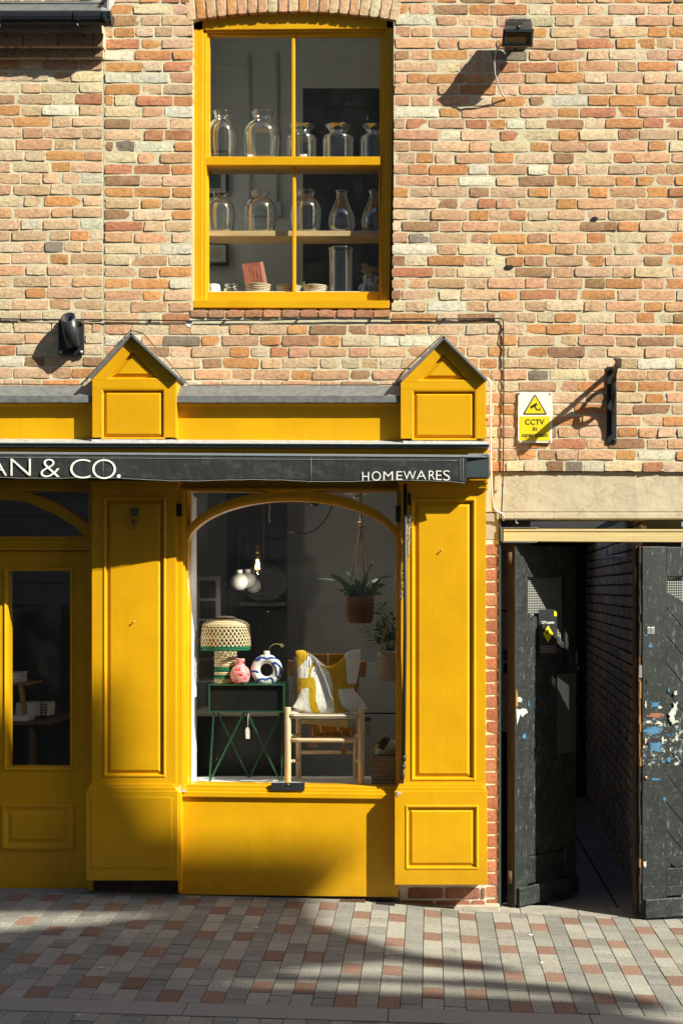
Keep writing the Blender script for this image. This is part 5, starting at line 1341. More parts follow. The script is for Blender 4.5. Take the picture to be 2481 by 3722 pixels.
cu_ = thing('cushion', 'white cushion with mustard abstract shapes leaning on the chair seat', 'cushion')
WHT, MUS = (.82, .81, .78), (.55, .34, .012)
M1 = [(120, 240), (310, 255), (318, 330), (285, 380), (172, 505), (120, 400)]
M2 = [(405, 400), (370, 440), (328, 535), (320, 640), (160, 648), (160, 900), (215, 850), (230, 792), (322, 780), (325, 980), (365, 1150), (482, 1150), (432, 960), (425, 700), (402, 638), (358, 622), (362, 540), (418, 450)]
M3 = [(470, 470), (545, 505), (600, 540), (640, 640), (660, 740), (667, 950), (692, 1160), (905, 1160), (895, 1115), (800, 1030), (755, 910), (745, 800), (935, 793), (985, 775), (1000, 722), (873, 720), (862, 560), (845, 380), (828, 290), (775, 335), (790, 392), (600, 470)]
def inp(p, poly):
    x, y = p; c = False; j = len(poly) - 1
    for i in range(len(poly)):
        xi, yi = poly[i]; xj, yj = poly[j]
        if (yi > y) != (yj > y) and x < (xj - xi) * (y - yi) / (yj - yi) + xi: c = not c
        j = i
    return c
def cat(pts, t):
    n = len(pts) - 1; s_ = min(n - 1e-6, max(0, t * n)); i = int(s_); f = s_ - i
    g = lambda k: Vector(pts[max(0, min(n, k))]); p0, p1, p2, p3 = g(i - 1), g(i), g(i + 1), g(i + 2)
    return .5 * ((2 * p1) + (p2 - p0) * f + (2 * p0 - 5 * p1 + 4 * p2 - p3) * f * f + (3 * p1 - p0 - 3 * p2 + p3) * f ** 3)
Tp = [(132, 262), (250, 252), (400, 340), (580, 475), (760, 400), (880, 270), (1055, 232)]
Bt = [(88, 1062), (220, 1110), (400, 1140), (620, 1148), (800, 1138), (980, 1105), (1158, 1082)]
Lf = [(132, 262), (150, 420), (165, 600), (172, 780), (168, 900), (130, 990), (88, 1062)]
Rt = [(1055, 232), (1060, 360), (1035, 540), (1000, 700), (960, 800), (1060, 930), (1158, 1082)]
mb = MB(); mb.smooth = True; n_ = 96; fr, bkk = [], []
for i in range(n_ + 1):
    s_ = i / n_; rf, rb = [], []
    for j in range(n_ + 1):
        t = j / n_
        p = (1 - t) * cat(Tp, s_) + t * cat(Bt, s_) + (1 - s_) * cat(Lf, t) + s_ * cat(Rt, t) - ((1 - s_) * (1 - t) * Vector(Tp[0]) + s_ * (1 - t) * Vector(Tp[-1]) + (1 - s_) * t * Vector(Bt[0]) + s_ * t * Vector(Bt[-1]))
        puff = .042 * (max(0, math.sin(math.pi * s_)) ** .55) * (max(0, math.sin(math.pi * t)) ** .5)
        wr = .004 * nz(p.x * .007, p.y * .007) + .0015 * nz(p.x * .03, p.y * .012, 3)
        u, v = qc(p.x, p.y); yb_ = .055 + .06 * (1 - t)
        crease = .007 * math.exp(-((p.x - 340 + (p.y - 400) * -.3) / 60) ** 2) * (1 if p.y < 480 else 0) * math.sin(p.x * .16)
        rf.append((p, (X(u, yb_), yb_ - puff - wr + crease, Z(v, yb_)))); rb.append((X(u, yb_), yb_ + puff * .8 + .004, Z(v, yb_)))
    fr.append(rf); bkk.append(rb)
idf = [mb.add([q_[1] for q_ in r]) for r in fr]; idb = [mb.add(r) for r in bkk]
for i in range(n_):
    for j in range(n_):
        pc = (fr[i][j][0] + fr[i + 1][j + 1][0]) / 2; pc = (pc.x, pc.y)
        mb.col = MUS if (inp(pc, M1) or inp(pc, M2) or inp(pc, M3)) else WHT
        mb.face((idf[i][j], idf[i][j + 1], idf[i + 1][j + 1], idf[i + 1][j])); mb.col = WHT; mb.face((idb[i][j], idb[i + 1][j], idb[i + 1][j + 1], idb[i][j + 1]))
mb.col = WHT
for i in range(n_):
    mb.face((idf[i][0], idf[i + 1][0], idb[i + 1][0], idb[i][0])); mb.face((idf[i][n_], idb[i][n_], idb[i + 1][n_], idf[i + 1][n_])); mb.face((idf[0][i], idb[0][i], idb[0][i + 1], idf[0][i + 1])); mb.face((idf[n_][i], idf[n_][i + 1], idb[n_][i + 1], idb[n_][i]))
mb.build('cushion_cover', cushm, cu_)
th = thing('wool_throw', 'mustard throw with white grid lines folded over the chair back behind the cushion', 'throw')
ORG, LIN = (.36, .165, .012), (.66, .58, .44)
def sheet(mb, uvs, y, colf, n_=40, amp=.006, th_=.012, sag=0):
    """thick cloth panel from four pixel corners TL,TR,BR,BL"""
    G = []
    for i in range(n_ + 1):
        r = []
        for j in range(n_ + 1):
            s_, t = i / n_, j / n_; a = Vector(uvs[0]).lerp(Vector(uvs[1]), s_); b = Vector(uvs[3]).lerp(Vector(uvs[2]), s_); p = a.lerp(b, t)
            yy = y + amp * nz(p.x * .05, p.y * .02, y * 9) ; r.append((X(p.x, y), yy, Z(p.y, y) - sag * math.sin(math.pi * s_)))
        G.append(r)
    mb.smooth = True
    ia = [mb.add(r) for r in G]; ib = [mb.add([(p[0], p[1] + th_, p[2]) for p in r]) for r in G]
    for i in range(n_):
        for j in range(n_):
            mb.col = colf((i + .5) / n_, (j + .5) / n_); mb.face((ia[i][j], ia[i][j + 1], ia[i + 1][j + 1], ia[i + 1][j])); mb.face((ib[i][j], ib[i + 1][j], ib[i + 1][j + 1], ib[i][j + 1]))
    for i in range(n_):
        mb.face((ia[i][0], ia[i + 1][0], ib[i + 1][0], ib[i][0])); mb.face((ia[i][n_], ib[i][n_], ib[i + 1][n_], ia[i + 1][n_])); mb.face((ia[0][i], ib[0][i], ib[0][i + 1], ia[0][i + 1])); mb.face((ia[n_][i], ia[n_][i + 1], ib[n_][i + 1], ib[n_][i]))
mb = MB(); sheet(mb, [qc(130, 300), qc(1035, 300), qc(1040, 1050), qc(120, 1050)], .345, lambda s_, t: LIN if abs(s_ - .515) < .014 or abs(t - .2) < .012 else ORG); mb.build('draped_back', cushm, th)
mb = MB(); sheet(mb, [qc(112, 350), qc(150, 370), qc(172, 920), qc(72, 905)], .30, lambda s_, t: (.36, .29, .2) if s_ < .75 else (.46, .40, .30), 24, .01, .01); mb.build('hanging_side', cushm, th)
mb = MB(); sheet(mb, [qc(1040, 520), qc(1052, 540), qc(1010, 900), qc(930, 830)], .31, lambda s_, t: (.24, .11, .012), 16, .006, .01); mb.build('hanging_side', cushm, th)
fb = thing('folded_blanket', 'folded mustard blankets with white lines hanging under the chair seat', 'blanket')
mb = MB(); sheet(mb, [qc(215, 1245), qc(900, 1245), qc(880, 1355), qc(215, 1292)], .235, lambda s_, t: (.50, .42, .24), 30, .006, .02); mb.build('cream_fold', cushm, fb)
mb = MB(); sheet(mb, [qc(400, 1300), qc(905, 1330), qc(905, 1385), qc(425, 1432)], .25, lambda s_, t: LIN if abs(s_ - .15) < .018 or abs(s_ - .65) < .018 else ORG, 40, .005, .03); mb.build('upper_fold', cushm, fb)
mb = MB(); sheet(mb, [qc(320, 1310), qc(940, 1370), qc(940, 1482), qc(345, 1470)], .275, lambda s_, t: LIN if abs(s_ - .33) < .014 or abs(s_ - .73) < .014 else ORG, 40, .005, .03); mb.build('lower_fold', cushm, fb)
mb = MB(); sheet(mb, [qc(430, 1470), qc(940, 1470), qc(890, 1495), qc(430, 1500)], .26, lambda s_, t: LIN if t > .7 else ORG, 20, .003, .03); mb.build('bottom_fold', cushm, fb)
tagm = M_plain('brown_card', (.24, .15, .09), .7)
for (x0, y0, x1, y1, yy, lb) in ((322, 1465, 432, 1628, .21, 'brown card tag hanging at the left under the chair seat'), (780, 1595, 862, 1755, .2, 'brown card tag hanging in the middle below the chair rungs'), (895, 1485, 960, 1608, .24, 'brown card tag behind the right legs of the chair')):
    o = thing('swing_tag', lb, 'tag', group='card tags on the blankets'); a, b = qc(x0, y0), qc(x1, y1); mb = MB(); mb.rect(a[0], a[1], b[0], b[1], yy, yy + .002); mb.build('card', tagm, o)
    mb = MB(); m_x = (x0 + x1) / 2; mb.tube([P(*qc(m_x, y0 + 5), yy), P(*qc(m_x - 2, y0 - 60), yy + .01), P(*qc(m_x, y0 - 140), yy + .03)], .0016, 5); mb.build('string', whitep, o)

# ---- hanging plants
hp = thing('hanging_plant', 'peace lily in a brown rope pot hanging from a knotted cord', 'plant', group='hanging plants in the shop window')
qp = lambda x, y: (1100 + x * .3401, 1750 + y * .3401)
yh = .25; kh = .3401 / S * (D + yh) / D; cpx, cpz = X(qp(610, 0)[0], yh), Z(qp(0, 1515)[1], yh)
pr_ = [(100, 0), (125, 12), (142, 45), (149, 100), (150, 200), (150, 290), (143, 290), (140, 250)]
mb = MB(); fine = []
for a, b in zip(pr_, pr_[1:]): fine += [(a[0] + (b[0] - a[0]) * i / 4, a[1] + (b[1] - a[1]) * i / 4) for i in range(4)]
mb.lathe([((r + 1.6 * math.sin(z * .5)) * kh, z * kh) for r, z in fine], (cpx, yh, cpz), 36); mb.build('pot', ropeb, hp)
mb = MB(); mb.lathe([(0.5 * kh, 262 * kh), (141 * kh, 262 * kh)], (cpx, yh, cpz), 24, False); mb.build('soil', M_plain('soil', (.02, .014, .01), .95, 0, .5, 80, .8), hp, fix=False)
def rope(mb, pts, r):
    pts = [Vector(p) for p in pts]; fine = []
    for a, b in zip(pts, pts[1:]): k = max(2, int((b - a).length / .006)); fine += [a.lerp(b, i / k) for i in range(k)]
    fine.append(pts[-1])
    for ph in (0, math.pi): mb.tube([p + Vector((math.cos(i * .9 + ph), math.sin(i * .9 + ph), 0)) * r * .6 for i, p in enumerate(fine)], r * .75, 5)
mb = MB(); kn = P(*qp(622, 480), yh)
rope(mb, [P(*qp(620, 60), yh), P(*qp(618, 300), yh), kn], .007)
for (x, y, dy, pth) in ((480, 1225, -.03, [(560, 800), (515, 1050)]), (672, 1235, -.06, [(642, 800), (660, 1050)]), (570, 1000, .03, [(590, 740)]), (692, 920, .04, [(660, 700)])):
    rope(mb, [kn] + [P(*qp(a, b), yh + dy * (i + 1) / (len(pth) + 1)) for i, (a, b) in enumerate(pth)] + [P(*qp(x, y), yh + dy)], .0045)
for i in range(5): mb.ring(Vector(kn) + Vector((R.uniform(-.006, .006), R.uniform(-.01, .01), (i - 2) * .009)), (R.uniform(-.5, .5), .4, 1), .013, .006, 14, 6)
mb.build('rope', M_plain('hemp_cord', (.33, .25, .15), .9, 0, .3, 80, .4), hp, fix=False)
mb = MB(); b0 = Vector((cpx, yh, cpz + 270 * kh))
LV = [((430, 1090), (150, 1040), 22, .0), ((450, 1085), (290, 992), 60, .0), ((470, 1090), (322, 1155), 26, .03), ((545, 1060), (468, 958), 70, 0), ((480, 1190), (350, 1152), 46, 0), ((600, 1120), (420, 1088), 60, 0), ((610, 1080), (590, 905), 110, 0), ((640, 1100), (745, 880), 110, 0), ((700, 1100), (800, 1035), 70, 0), ((790, 1040), (970, 1005), 26, -.01), ((740, 1145), (850, 1140), 36, 0), ((760, 1200), (845, 1215), 24, 0), ((560, 1180), (505, 1120), 50, 0), ((650, 1180), (740, 1060), 90, 0), ((580, 1180), (600, 1010), 80, 0), ((620, 1190), (560, 1040), 80, 0), ((700, 1190), (770, 1130), 60, 0), ((530, 1200), (440, 1205), 40, 0), ((640, 1180), (680, 960), 80, 0)]
for (a, b, w, dr) in LV:
    yo = R.uniform(-.1, .1); pa = Vector(P(*qp(*a), yh + yo * .5)); pb = Vector(P(*qp(*b), yh + yo)); mb.leaf(pa, pb, w * kh * 1.1, dr + R.uniform(0, .01), (R.uniform(-.3, .3) + (pb - pa).z, R.uniform(-.4, .4), -(pb - pa).x)); mb.tube([b0 + Vector((R.uniform(-.03, .03), R.uniform(-.03, .03), -.02)), pa], .003, 5)
for i in range(24):
    a_ = R.uniform(0, 6.28); L_ = R.uniform(.08, .2); pa = b0 + Vector((math.cos(a_) * .04, math.sin(a_) * .04, 0)); pb = pa + Vector((math.cos(a_) * L_ * .7, math.sin(a_) * L_ * .7, L_ * R.uniform(.1, .9))); mb.leaf(pa, pb, R.uniform(.02, .05), .02)
mb.build('leaves', leafd, hp, fix=False)
mb = MB(); mb.leaf(P(*qp(742, 850), yh), P(*qp(778, 718), yh - .02), 40 * kh, 0, (1, 0, .2)); mb.tube([P(*qp(738, 900), yh), P(*qp(745, 840), yh)], .002, 5); mb.build('flower', M_plain('cream_bract', (.48, .40, .26), .7), hp, fix=False)

hp2 = thing('hanging_plant', 'leafy plant in a pale rope pot hanging lower at the right window edge', 'plant', group='hanging plants in the shop window')
y2 = .12; k2 = .3401 / S * (D + y2) / D; c2x, c2z = X(qp(925, 0)[0], y2), Z(qp(0, 2130)[1], y2)
mb = MB(); mb.lathe([(100 * k2, 0), (108 * k2, 15 * k2), (118 * k2, 120 * k2), (132 * k2, 240 * k2), (138 * k2, 308 * k2), (130 * k2, 308 * k2), (126 * k2, 270 * k2)], (c2x, y2, c2z), 32); mb.build('pot', ropeg, hp2)
mb = MB(); rope(mb, [P(*qp(835, 1830), y2 - .06), P(*qp(850, 1720), y2 - .05), P(*qp(925, 1390), y2 - .02), P(*qp(990, 1050), y2), P(*qp(1010, 700), y2)], .005); rope(mb, [P(*qp(1005, 1830), y2 - .05), P(*qp(1010, 1200), y2)], .005); mb.build('rope', bpy.data.materials['hemp_cord'], hp2, fix=False)
mb = MB()
stems = [((880, 1810), (655, 1590)), ((900, 1810), (790, 1560)), ((920, 1810), (800, 1335)), ((930, 1810), (855, 1335)), ((950, 1810), (960, 1440)), ((940, 1810), (900, 1500)), ((970, 1810), (1030, 1500)), ((910, 1810), (840, 1640)), ((960, 1810), (985, 1600))]
for (a, b) in stems:
    yo = R.uniform(-.09, .09); pa, pb = Vector(P(*qp(*a), y2 + yo * .2)), Vector(P(*qp(*b), y2 + yo)); n_ = int((pb - pa).length / .028); mb.tube([pa, pa.lerp(pb, .5) + Vector((.006, 0, .01)), pb], .0035, 6, True, .0015)
    for i in range(2, n_ + 1):
        t = i / n_; p = pa.lerp(pb, t); d = (pb - pa).normalized(); sd = d.cross(Vector((0, 1, 0))).normalized()
        for s_ in (1, -1):
            L_ = .062 * (1 - .35 * t); e = p + (d * .75 + sd * s_ * .75 + Vector((0, R.uniform(-.5, .3), 0))).normalized() * L_; mb.leaf(p, e, .026, .003, (R.uniform(-.2, .2) + (e - p).z, R.uniform(-.6, .2), -(e - p).x), 4)
mb.build('leaves', leafm, hp2, fix=False)

# ---- basket with cloth bag
bk = thing('wicker_basket', 'square wicker basket standing in the right corner of the display window', 'basket')
q5 = lambda x, y: (680 + x * .5102, 2150 + y * .5102)
yb0 = .02; xa, za_ = X(q5(1305, 0)[0], yb0), zp; zb_ = Z(q5(0, 1178)[1], yb0)
mb = MB(); w1 = .19; rr_ = lambda s_, z: [(xa + .006 * (1 - s_), yb0 + .004, z), (xa + .19, yb0 + .004, z), (xa + .19, yb0 + .2, z), (xa + .006 * (1 - s_), yb0 + .2, z)]
rings = []
for i in range(15):
    t = i / 14; ex = .012 * t + .0016 * math.sin(i * 2.2); z = za_ + (zb_ - za_) * t; rings.append([(xa + .008 - ex, yb0 - ex * .5, z), (xa + .195, yb0 - ex * .5, z), (xa + .195, yb0 + .2, z), (xa + .008 - ex, yb0 + .2, z)])
inner = [[(a + (.008 if i in (0, 3) else -.008), b + (.008 if i in (0, 1) else -.008), z - .012 * k) for i, (a, b, z) in enumerate(rings[-1])] for k in (0, 6)]
mb.loft(rings + inner, True, True); mb.build('basket_body', basketm, bk, .006)
bg = thing('cloth_bag', 'greenish linen bag with a brown paper label lying in the wicker basket', 'bag')
mb = MB(); mb.smooth = True; c = Vector(P(*q5(1420, 1120), .12)); rings = []
for i in range(1, 18):
    t = math.pi * i / 18; rings.append([(c.x + .075 * math.sin(t) * math.cos(a) * (1 + .16 * nz(math.cos(a) * 2, math.sin(a) * 2, t * 2)), c.y + .075 * math.sin(t) * math.sin(a), c.z - .055 * math.cos(t) + .02 * nz(math.cos(a) * 3, t * 3, 8) + .02 * math.cos(a) * math.sin(t)) for a in [2 * math.pi * k / 32 for k in range(32)]])
mb.loft(rings)
for (a, b, w) in (((1310, 1120), (1410, 1020), .045), ((1300, 1140), (1370, 1095), .04), ((1340, 1060), (1425, 1025), .035)): mb.leaf(P(*q5(*a), .03), P(*q5(*b), .02), w, .01, (.4, -.3, .8))
mb.build('bag_body', linen, bg, fix=False)
mb = MB(); mb.poly([q5(1340, 1108), q5(1400, 1130), q5(1448, 1050), q5(1398, 1036)], .026, .029); mb.build('paper_label', M_plain('label_brown', (.07, .035, .02), .7), bg)

# ---- lamps hanging behind
bl_ = thing('filament_bulb', 'lit pear shaped filament bulb hanging in the shop window', 'light bulb')
yb_ = .55; qb = lambda x, y: (640 + x * .574, 1750 + y * .574)
cx_, kk = X(qb(515, 0)[0], yb_), .574 / S * (D + yb_) / D; zb2 = Z(qb(0, 588)[1], yb_)
mb = MB(); mb.lathe([(2 * kk, 0), (18 * kk, 6 * kk), (30 * kk, 26 * kk), (33 * kk, 48 * kk), (28 * kk, 80 * kk), (19 * kk, 112 * kk), (13 * kk, 136 * kk)], (cx_, yb_, zb2), 24); mb.build('bulb_glass', M_glass('amber_glass', (.95, .80, .52), .9, .02, .05, 2.5), bl_)
mb = MB()
for i in range(6):
    a = i * 1.05; r = 9 * kk; mb.tube([(cx_ + r * math.cos(a) * .7, yb_ + r * math.sin(a), zb2 + 92 * kk), (cx_ + r * 1.6 * math.cos(a), yb_ + r * math.sin(a), zb2 + 34 * kk)], 1.7 * kk, 5)
mb.build('filament', M_emit('hot_filament', (1.0, .70, .36), 22), bl_)
pl_ = bpy.data.lights.new('bulb_light', 'POINT'); pl_.energy = 4.5; pl_.color = (1, .9, .78); pl_.shadow_soft_size = .03; plo = bpy.data.objects.new('bulb_light', pl_); COL.objects.link(plo); plo.location = (cx_, yb_ - .0, zb2 - .06)
mb = MB(); mb.lathe([(13 * kk, 134 * kk), (14 * kk, 150 * kk), (12 * kk, 185 * kk), (5 * kk, 195 * kk)], (cx_, yb_, zb2), 16, True, True); mb.build('bulb_socket', brassm, bl_); mb = MB(); mb.tube([(cx_, yb_, zb2 + 190 * kk), (cx_, yb_, 2.9)], .0018, 6); mb.build('cord', satin_black, bl_)
for i, (x, y, r, yy, lb) in enumerate(((402, 634, 57, .75, 'leftmost and nearest of the three opal globe lamps'), (455, 625, 52, .95, 'middle opal globe lamp partly behind the nearest one'), (490, 660, 48, 1.15, 'rightmost and farthest of the three opal globe lamps'))):
    o = thing('globe_lamp', lb, 'lamp', group='opal globe lamps'); kk = .574 / S * (D + yy) / D; c = Vector((X(qb(x, y)[0], yy), yy, Z(qb(x, y)[1], yy)))
    mb = MB(); mb.sphere(c, r * kk, n=28, m=18); mb.build('globe', opal, o)
    mb = MB(); mb.lathe([(20 * kk, (r - 6) * kk), (19 * kk, (r + 14) * kk), (21 * kk, (r + 18) * kk)], c, 18, False, True); mb.build('neck', opal, o); mb = MB(); mb.tube([c + Vector((0, 0, (r + 17) * kk)), (c.x, c.y, 2.9)], .0013, 5); mb.build('cord', satin_black, o)
wp = thing('rattan_shade', 'large rattan cage lampshade hanging behind the lit bulb', 'lampshade')
yy = 1.35; kk = .574 / S * (D + yy) / D; c = Vector((X(qb(555, 640)[0], yy), yy, Z(qb(555, 640)[1], yy))); mb = MB()
for i in range(44):
    a = 2 * math.pi * i / 44; mb.tube([c + Vector((145 * kk * math.sin(t) * math.cos(a), 145 * kk * math.sin(t) * math.sin(a), 118 * kk * math.cos(t))) for t in [math.pi * (.12 + .76 * k / 12) for k in range(13)]], .0035, 5)
for t in (.12, .3, .5, .7, .88): mb.tube([c + Vector((145 * kk * math.sin(math.pi * t) * math.cos(a), 145 * kk * math.sin(math.pi * t) * math.sin(a), 118 * kk * math.cos(math.pi * t))) for a in [2 * math.pi * k / 40 for k in range(41)]], .004, 5)
mb.tube([c + Vector((0, 0, 110 * kk)), (c.x, c.y, 2.9)], .004, 5); mb.build('cage', M_plain('rattan', (.10, .095, .08), .7), wp, fix=False)
o = thing('lamp_flex', 'black lamp flex drooping from a round ceiling rose inside the window', 'flex')
mb = MB(); mb.tube([P(*qb(a, b), .35) for a, b in ((990, 150), (965, 205), (930, 262), (880, 305), (820, 332), (760, 328), (685, 304))], .004, 7); mb.build('flex', satin_black, o)
mb = MB(); mb.sphere(P(*qb(873, 128), .4), px(25), px(25), px(20)); mb.build('ceiling_rose', satin_black, o)
o = thing('ceiling_hook', 'small knotted string on a ceiling hook inside the window', 'hook')
mb = MB(); mb.tube([P(*qb(a, b), .4) for a, b in ((588, 120), (590, 160), (582, 170), (596, 165), (588, 215), (592, 262))], .003, 6); mb.build('string', whitecable, o)
o = thing('ceiling_spotlight', 'small pale ceiling spotlight seen through the corner glass above the arch', 'spotlight')
mb = MB(); mb.rect(1250, 1786, 1330, 1795, .30, .40); mb.build('track', whitecable, o, .002)
mb = MB(); mb.tube([P(1296, 1796, .35), P(1292, 1812, .34)], .022, 14); mb.build('lamp_head', steel, o)
sp_ = bpy.data.lights.new('added_fill_spot', 'SPOT'); sp_.energy = 26; sp_.color = (1, .95, .86); sp_.spot_size = 2.0; sp_.spot_blend = .6; sp_.shadow_soft_size = .03; spo = bpy.data.objects.new('added_fill_spot', sp_); COL.objects.link(spo); spo.location = P(1292, 1816, .34); spo.rotation_euler = (.12, .0, 0)  # fill lamp added at the fitting to brighten plants, chair and basket
# inside the door: stool, stacked books
o = thing('display_stool', 'dim wooden stool standing on the table seen through the door glass', 'stool')
qd = lambda x, y: (x * .3824, 1950 + y * .3824)
mb = MB(); a, b = qd(-60, 1392), qd(290, 1412); mb.rect(a[0], a[1], b[0], b[1], .5, .8); mb.build('seat', backwood, o, .004)
for (xa_, xb_) in ((200, 240), (40, 0)):
    mb = MB(); mb.bar(P(*qd(xa_, 1412), .55), P(*qd(xb_, 1690), .52), .03, .03); mb.build('leg', backwood, o, .004)
o = thing('display_table', 'dark wooden table carrying books seen through the door glass', 'table')
mb = MB(); a, b = qd(-100, 1760), qd(330, 1795); mb.rect(a[0], a[1], b[0] + 60, b[1], .42, 1.1); mb.build('tabletop', M_wood('table_dark', (.12, .07, .04), (.16, .1, .06)), o, .003)
mb = MB(); mb.rect(105, 2640, 125, 2990, .45, .5); mb.build('leg', bpy.data.materials['table_dark'], o)
bi = 0
for (x0, y0, x1, y1, n_, yy, mk, lb) in ((-30, 1294, 185, 1392, 3, .52, 0, 'pale book in the three on the stool behind the door glass'), (150, 1585, 455, 1712, 5, .62, 1, 'white book with black marks in the pile of five behind the door glass'), (-30, 1712, 265, 1758, 2, .46, 0, 'pale book in the flat pile of two on the table behind the door glass')):
    for i in range(n_):
        va = y0 + (y1 - y0) * i / n_; vb_ = y0 + (y1 - y0) * (i + .88) / n_
        o = thing('book', lb, 'book', group=lb.replace('pale book in the ', 'books in the ').replace('white book with black marks in the ', 'marked books in the ')); a, b = qd(x0 + R.uniform(-8, 8), va), qd(x1 + R.uniform(-8, 8), vb_)
        mb = MB(); mb.rect(a[0], a[1], b[0], b[1], yy, yy + .18); mb.build('cover', signw, o, .001)
        if mk:
            mb = MB(); a, b = qd(385, va + 6), qd(445, vb_ - 2); mb.rect(a[0], a[1], a[0] + 9, b[1], yy - .001, yy + .001); mb.rect(b[0] - 8, a[1] + 1, b[0], b[1], yy - .001, yy + .001); mb.build('spine_mark', inkm, o)

# =================================================================== ROOM BEHIND THE UPPER WINDOW
uproom = M_plain('upper_room_plaster', (.54, .55, .54), .9, 0, .08, 6, .6, 50)
mb = MB(); mb.box(X(560), X(1100, 1.6), 1.6, 1.65, 3.2, 6.6); tag(mb.build('upper_interior_wall', uproom, None), kind='structure')
mb = MB(); mb.box(X(1100, 1.6), X(1700), 1.6, 1.66, 3.2, Z(320, 1.6)); tag(mb.build('upper_interior_wall', roomdark, None), kind='structure')  # near-black panel stands in for the darkness of the opening
mb = MB(); mb.box(X(1100, 1.6), X(1700), 1.6, 1.66, Z(320, 1.6), 6.6); tag(mb.build('upper_interior_wall', uproom, None), kind='structure')
mb = MB(); mb.box(X(500), X(1750), .2, 1.7, 6.6, 6.65); mb.box(X(500), X(500) + .05, .3, 1.7, 3.2, 6.6); mb.box(X(1750), X(1750) + .05, .3, 1.7, 3.2, 6.6); tag(mb.build('upper_ceiling', uproom, None), kind='structure')
mb = MB(); mb.box(X(500), X(1750), .15, 1.7, 3.2, Z(1085, .15)); tag(mb.build('upper_floor', shelfwood, None), kind='structure')
qw = lambda x, y: (680 + x * .4975, 360 + y * .4975)
y_sh = .15
sh1 = thing('shelf', 'wooden shelf behind the meeting rail carrying the upper row of large glass jars', 'shelf', group='shelves in the upper window')
mb = MB(); mb.box(X(740), X(1410), y_sh, y_sh + .2, Z(600, y_sh), Z(578, y_sh)); mb.build('board', shelfwood, sh1, .003)
sh2 = thing('shelf', 'wooden shelf across the lower sash carrying the middle row of jars and bottles', 'shelf', group='shelves in the upper window')
mb = MB(); mb.box(X(740), X(1410), y_sh, y_sh + .2, Z(858, y_sh), Z(838, y_sh)); mb.build('board', shelfwood, sh2, .003)
z1, z2, z3 = Z(578, y_sh), Z(838, y_sh), Z(1064, .16)
mb = MB(); mb.box(X(740), X(1410), .115, .40, z3 - .03, z3); o = thing('window_board', 'wooden inner sill board carrying small pots at the bottom of the upper window', 'sill'); mb.build('board', platform, o)
yj = .235
def jar(label, ua, ub, vt, vb, base_z, profile, m_, yj=yj, group=None, name='glass_jar', catn='jar'):
    """profile: (radius fraction, height fraction); jar stands on base_z"""
    o = thing(name, label, catn, group=group); r = (ub - ua) / 2 / S * (D + yj) / D; h = (vb - vt) / S * (D + yj) / D
    mb = MB(); pts = profile; fine = []
    n = len(pts) - 1
    for i in range(n * 5 + 1): q_ = cat(pts, i / (n * 5)); fine.append((max(.002, q_.x * r), q_.y * h))
    wall_ = [(max(.001, q_[0] - .0045), q_[1] + (.006 if i < 3 else 0)) for i, q_ in enumerate(fine)]
    mb.lathe(fine + wall_[::-1], (X((ua + ub) / 2, yj), yj, base_z + .001), 36, True, True); mb.build('jar_body', m_, o, fix=True)
    mb = MB(); rt, ht = fine[-1]; mb.ring((X((ua + ub) / 2, yj), yj, base_z + ht), (0, 0, 1), rt, .0032, 36, 8); mb.build('jar_rim', m_, o, fix=False)
    return o
big = [(.55, 0), (.80, .02), (.90, .10), (.98, .30), (1.0, .50), (.94, .66), (.72, .80), (.52, .855), (.5, .90), (.56, .98), (.57, 1)]
shoulder = [(.80, 0), (.97, .03), (1.0, .15), (1.0, .45), (1.0, .62), (.94, .70), (.70, .77), (.60, .83), (.62, .90), (.80, .99), (.81, 1)]
tear = [(.5, 0), (.78, .03), (.95, .15), (1.0, .28), (.92, .45), (.70, .62), (.48, .78), (.38, .90), (.42, .985), (.45, 1)]
G1, G2, G3 = 'large jars on the top shelf', 'shouldered jars on the top shelf', 'jars on the middle shelf'
jar('large rounded clear jar at the far left of the top shelf', 752, 863, 392, 576, z1, big, jarglass)
jar('large rounded clear jar in the middle of the upper left pane', 886, 1021, 393, 576, z1, big, jarglass)
jar('shouldered jar directly behind the upper glazing bar', 1041, 1151, 440, 574, z1, shoulder, jarglass)
jar('shouldered bluish jar in the middle of the upper right pane', 1172, 1285, 441, 574, z1, shoulder, jarblue)
jar('shouldered bluish jar cut off by the right edge of the upper pane', 1307, 1420, 442, 574, z1, shoulder, jarblue)
jar('rounded clear jar at the far left of the middle shelf', 750, 854, 689, 838, z2, big, jarglass)
jar('rounded clear jar on the middle shelf in front of the wall socket', 889, 1004, 686, 838, z2, big, jarglass)
jar('rounded clear jar just right of the lower glazing bar', 1056, 1168, 684, 838, z2, big, jarglass)
jar('teardrop glass bottle in the middle of the lower right pane', 1193, 1290, 684, 838, z2, tear, jarblue, name='glass_bottle', catn='bottle')
jar('teardrop glass bottle cut off by the right edge of the lower pane', 1312, 1410, 683, 838, z2, tear, jarblue, name='glass_bottle', catn='bottle')
yb4 = .2
jar('tall straight glass cylinder vase standing on the window board', 1194, 1282, 898, 1062, z3, [(.92, 0), (.95, .02), (.95, .3), (.95, .6), (.95, .85), (.96, .93), (1.0, .99), (1.0, 1)], jarblue, yb4, name='glass_cylinder', catn='vase')
jar('tiny glass jar beside the white pot on the window board', 813, 870, 1030, 1062, z3, [(.95, 0), (1, .1), (1, .45), (.92, .55), (.8, .7), (.85, .95), (.86, 1)], jarglass, yb4)
jb = jar('squat glass jar holding straw brushes at the right of the window board', 1300, 1388, 1000, 1062, z3, [(.95, 0), (1, .1), (1, .3), (.9, .5), (.62, .62), (.6, .85), (.66, .98), (.67, 1)], jarglass, yb4)
o = thing('white_pot', 'white ceramic pot at the left end of the window board', 'pot')
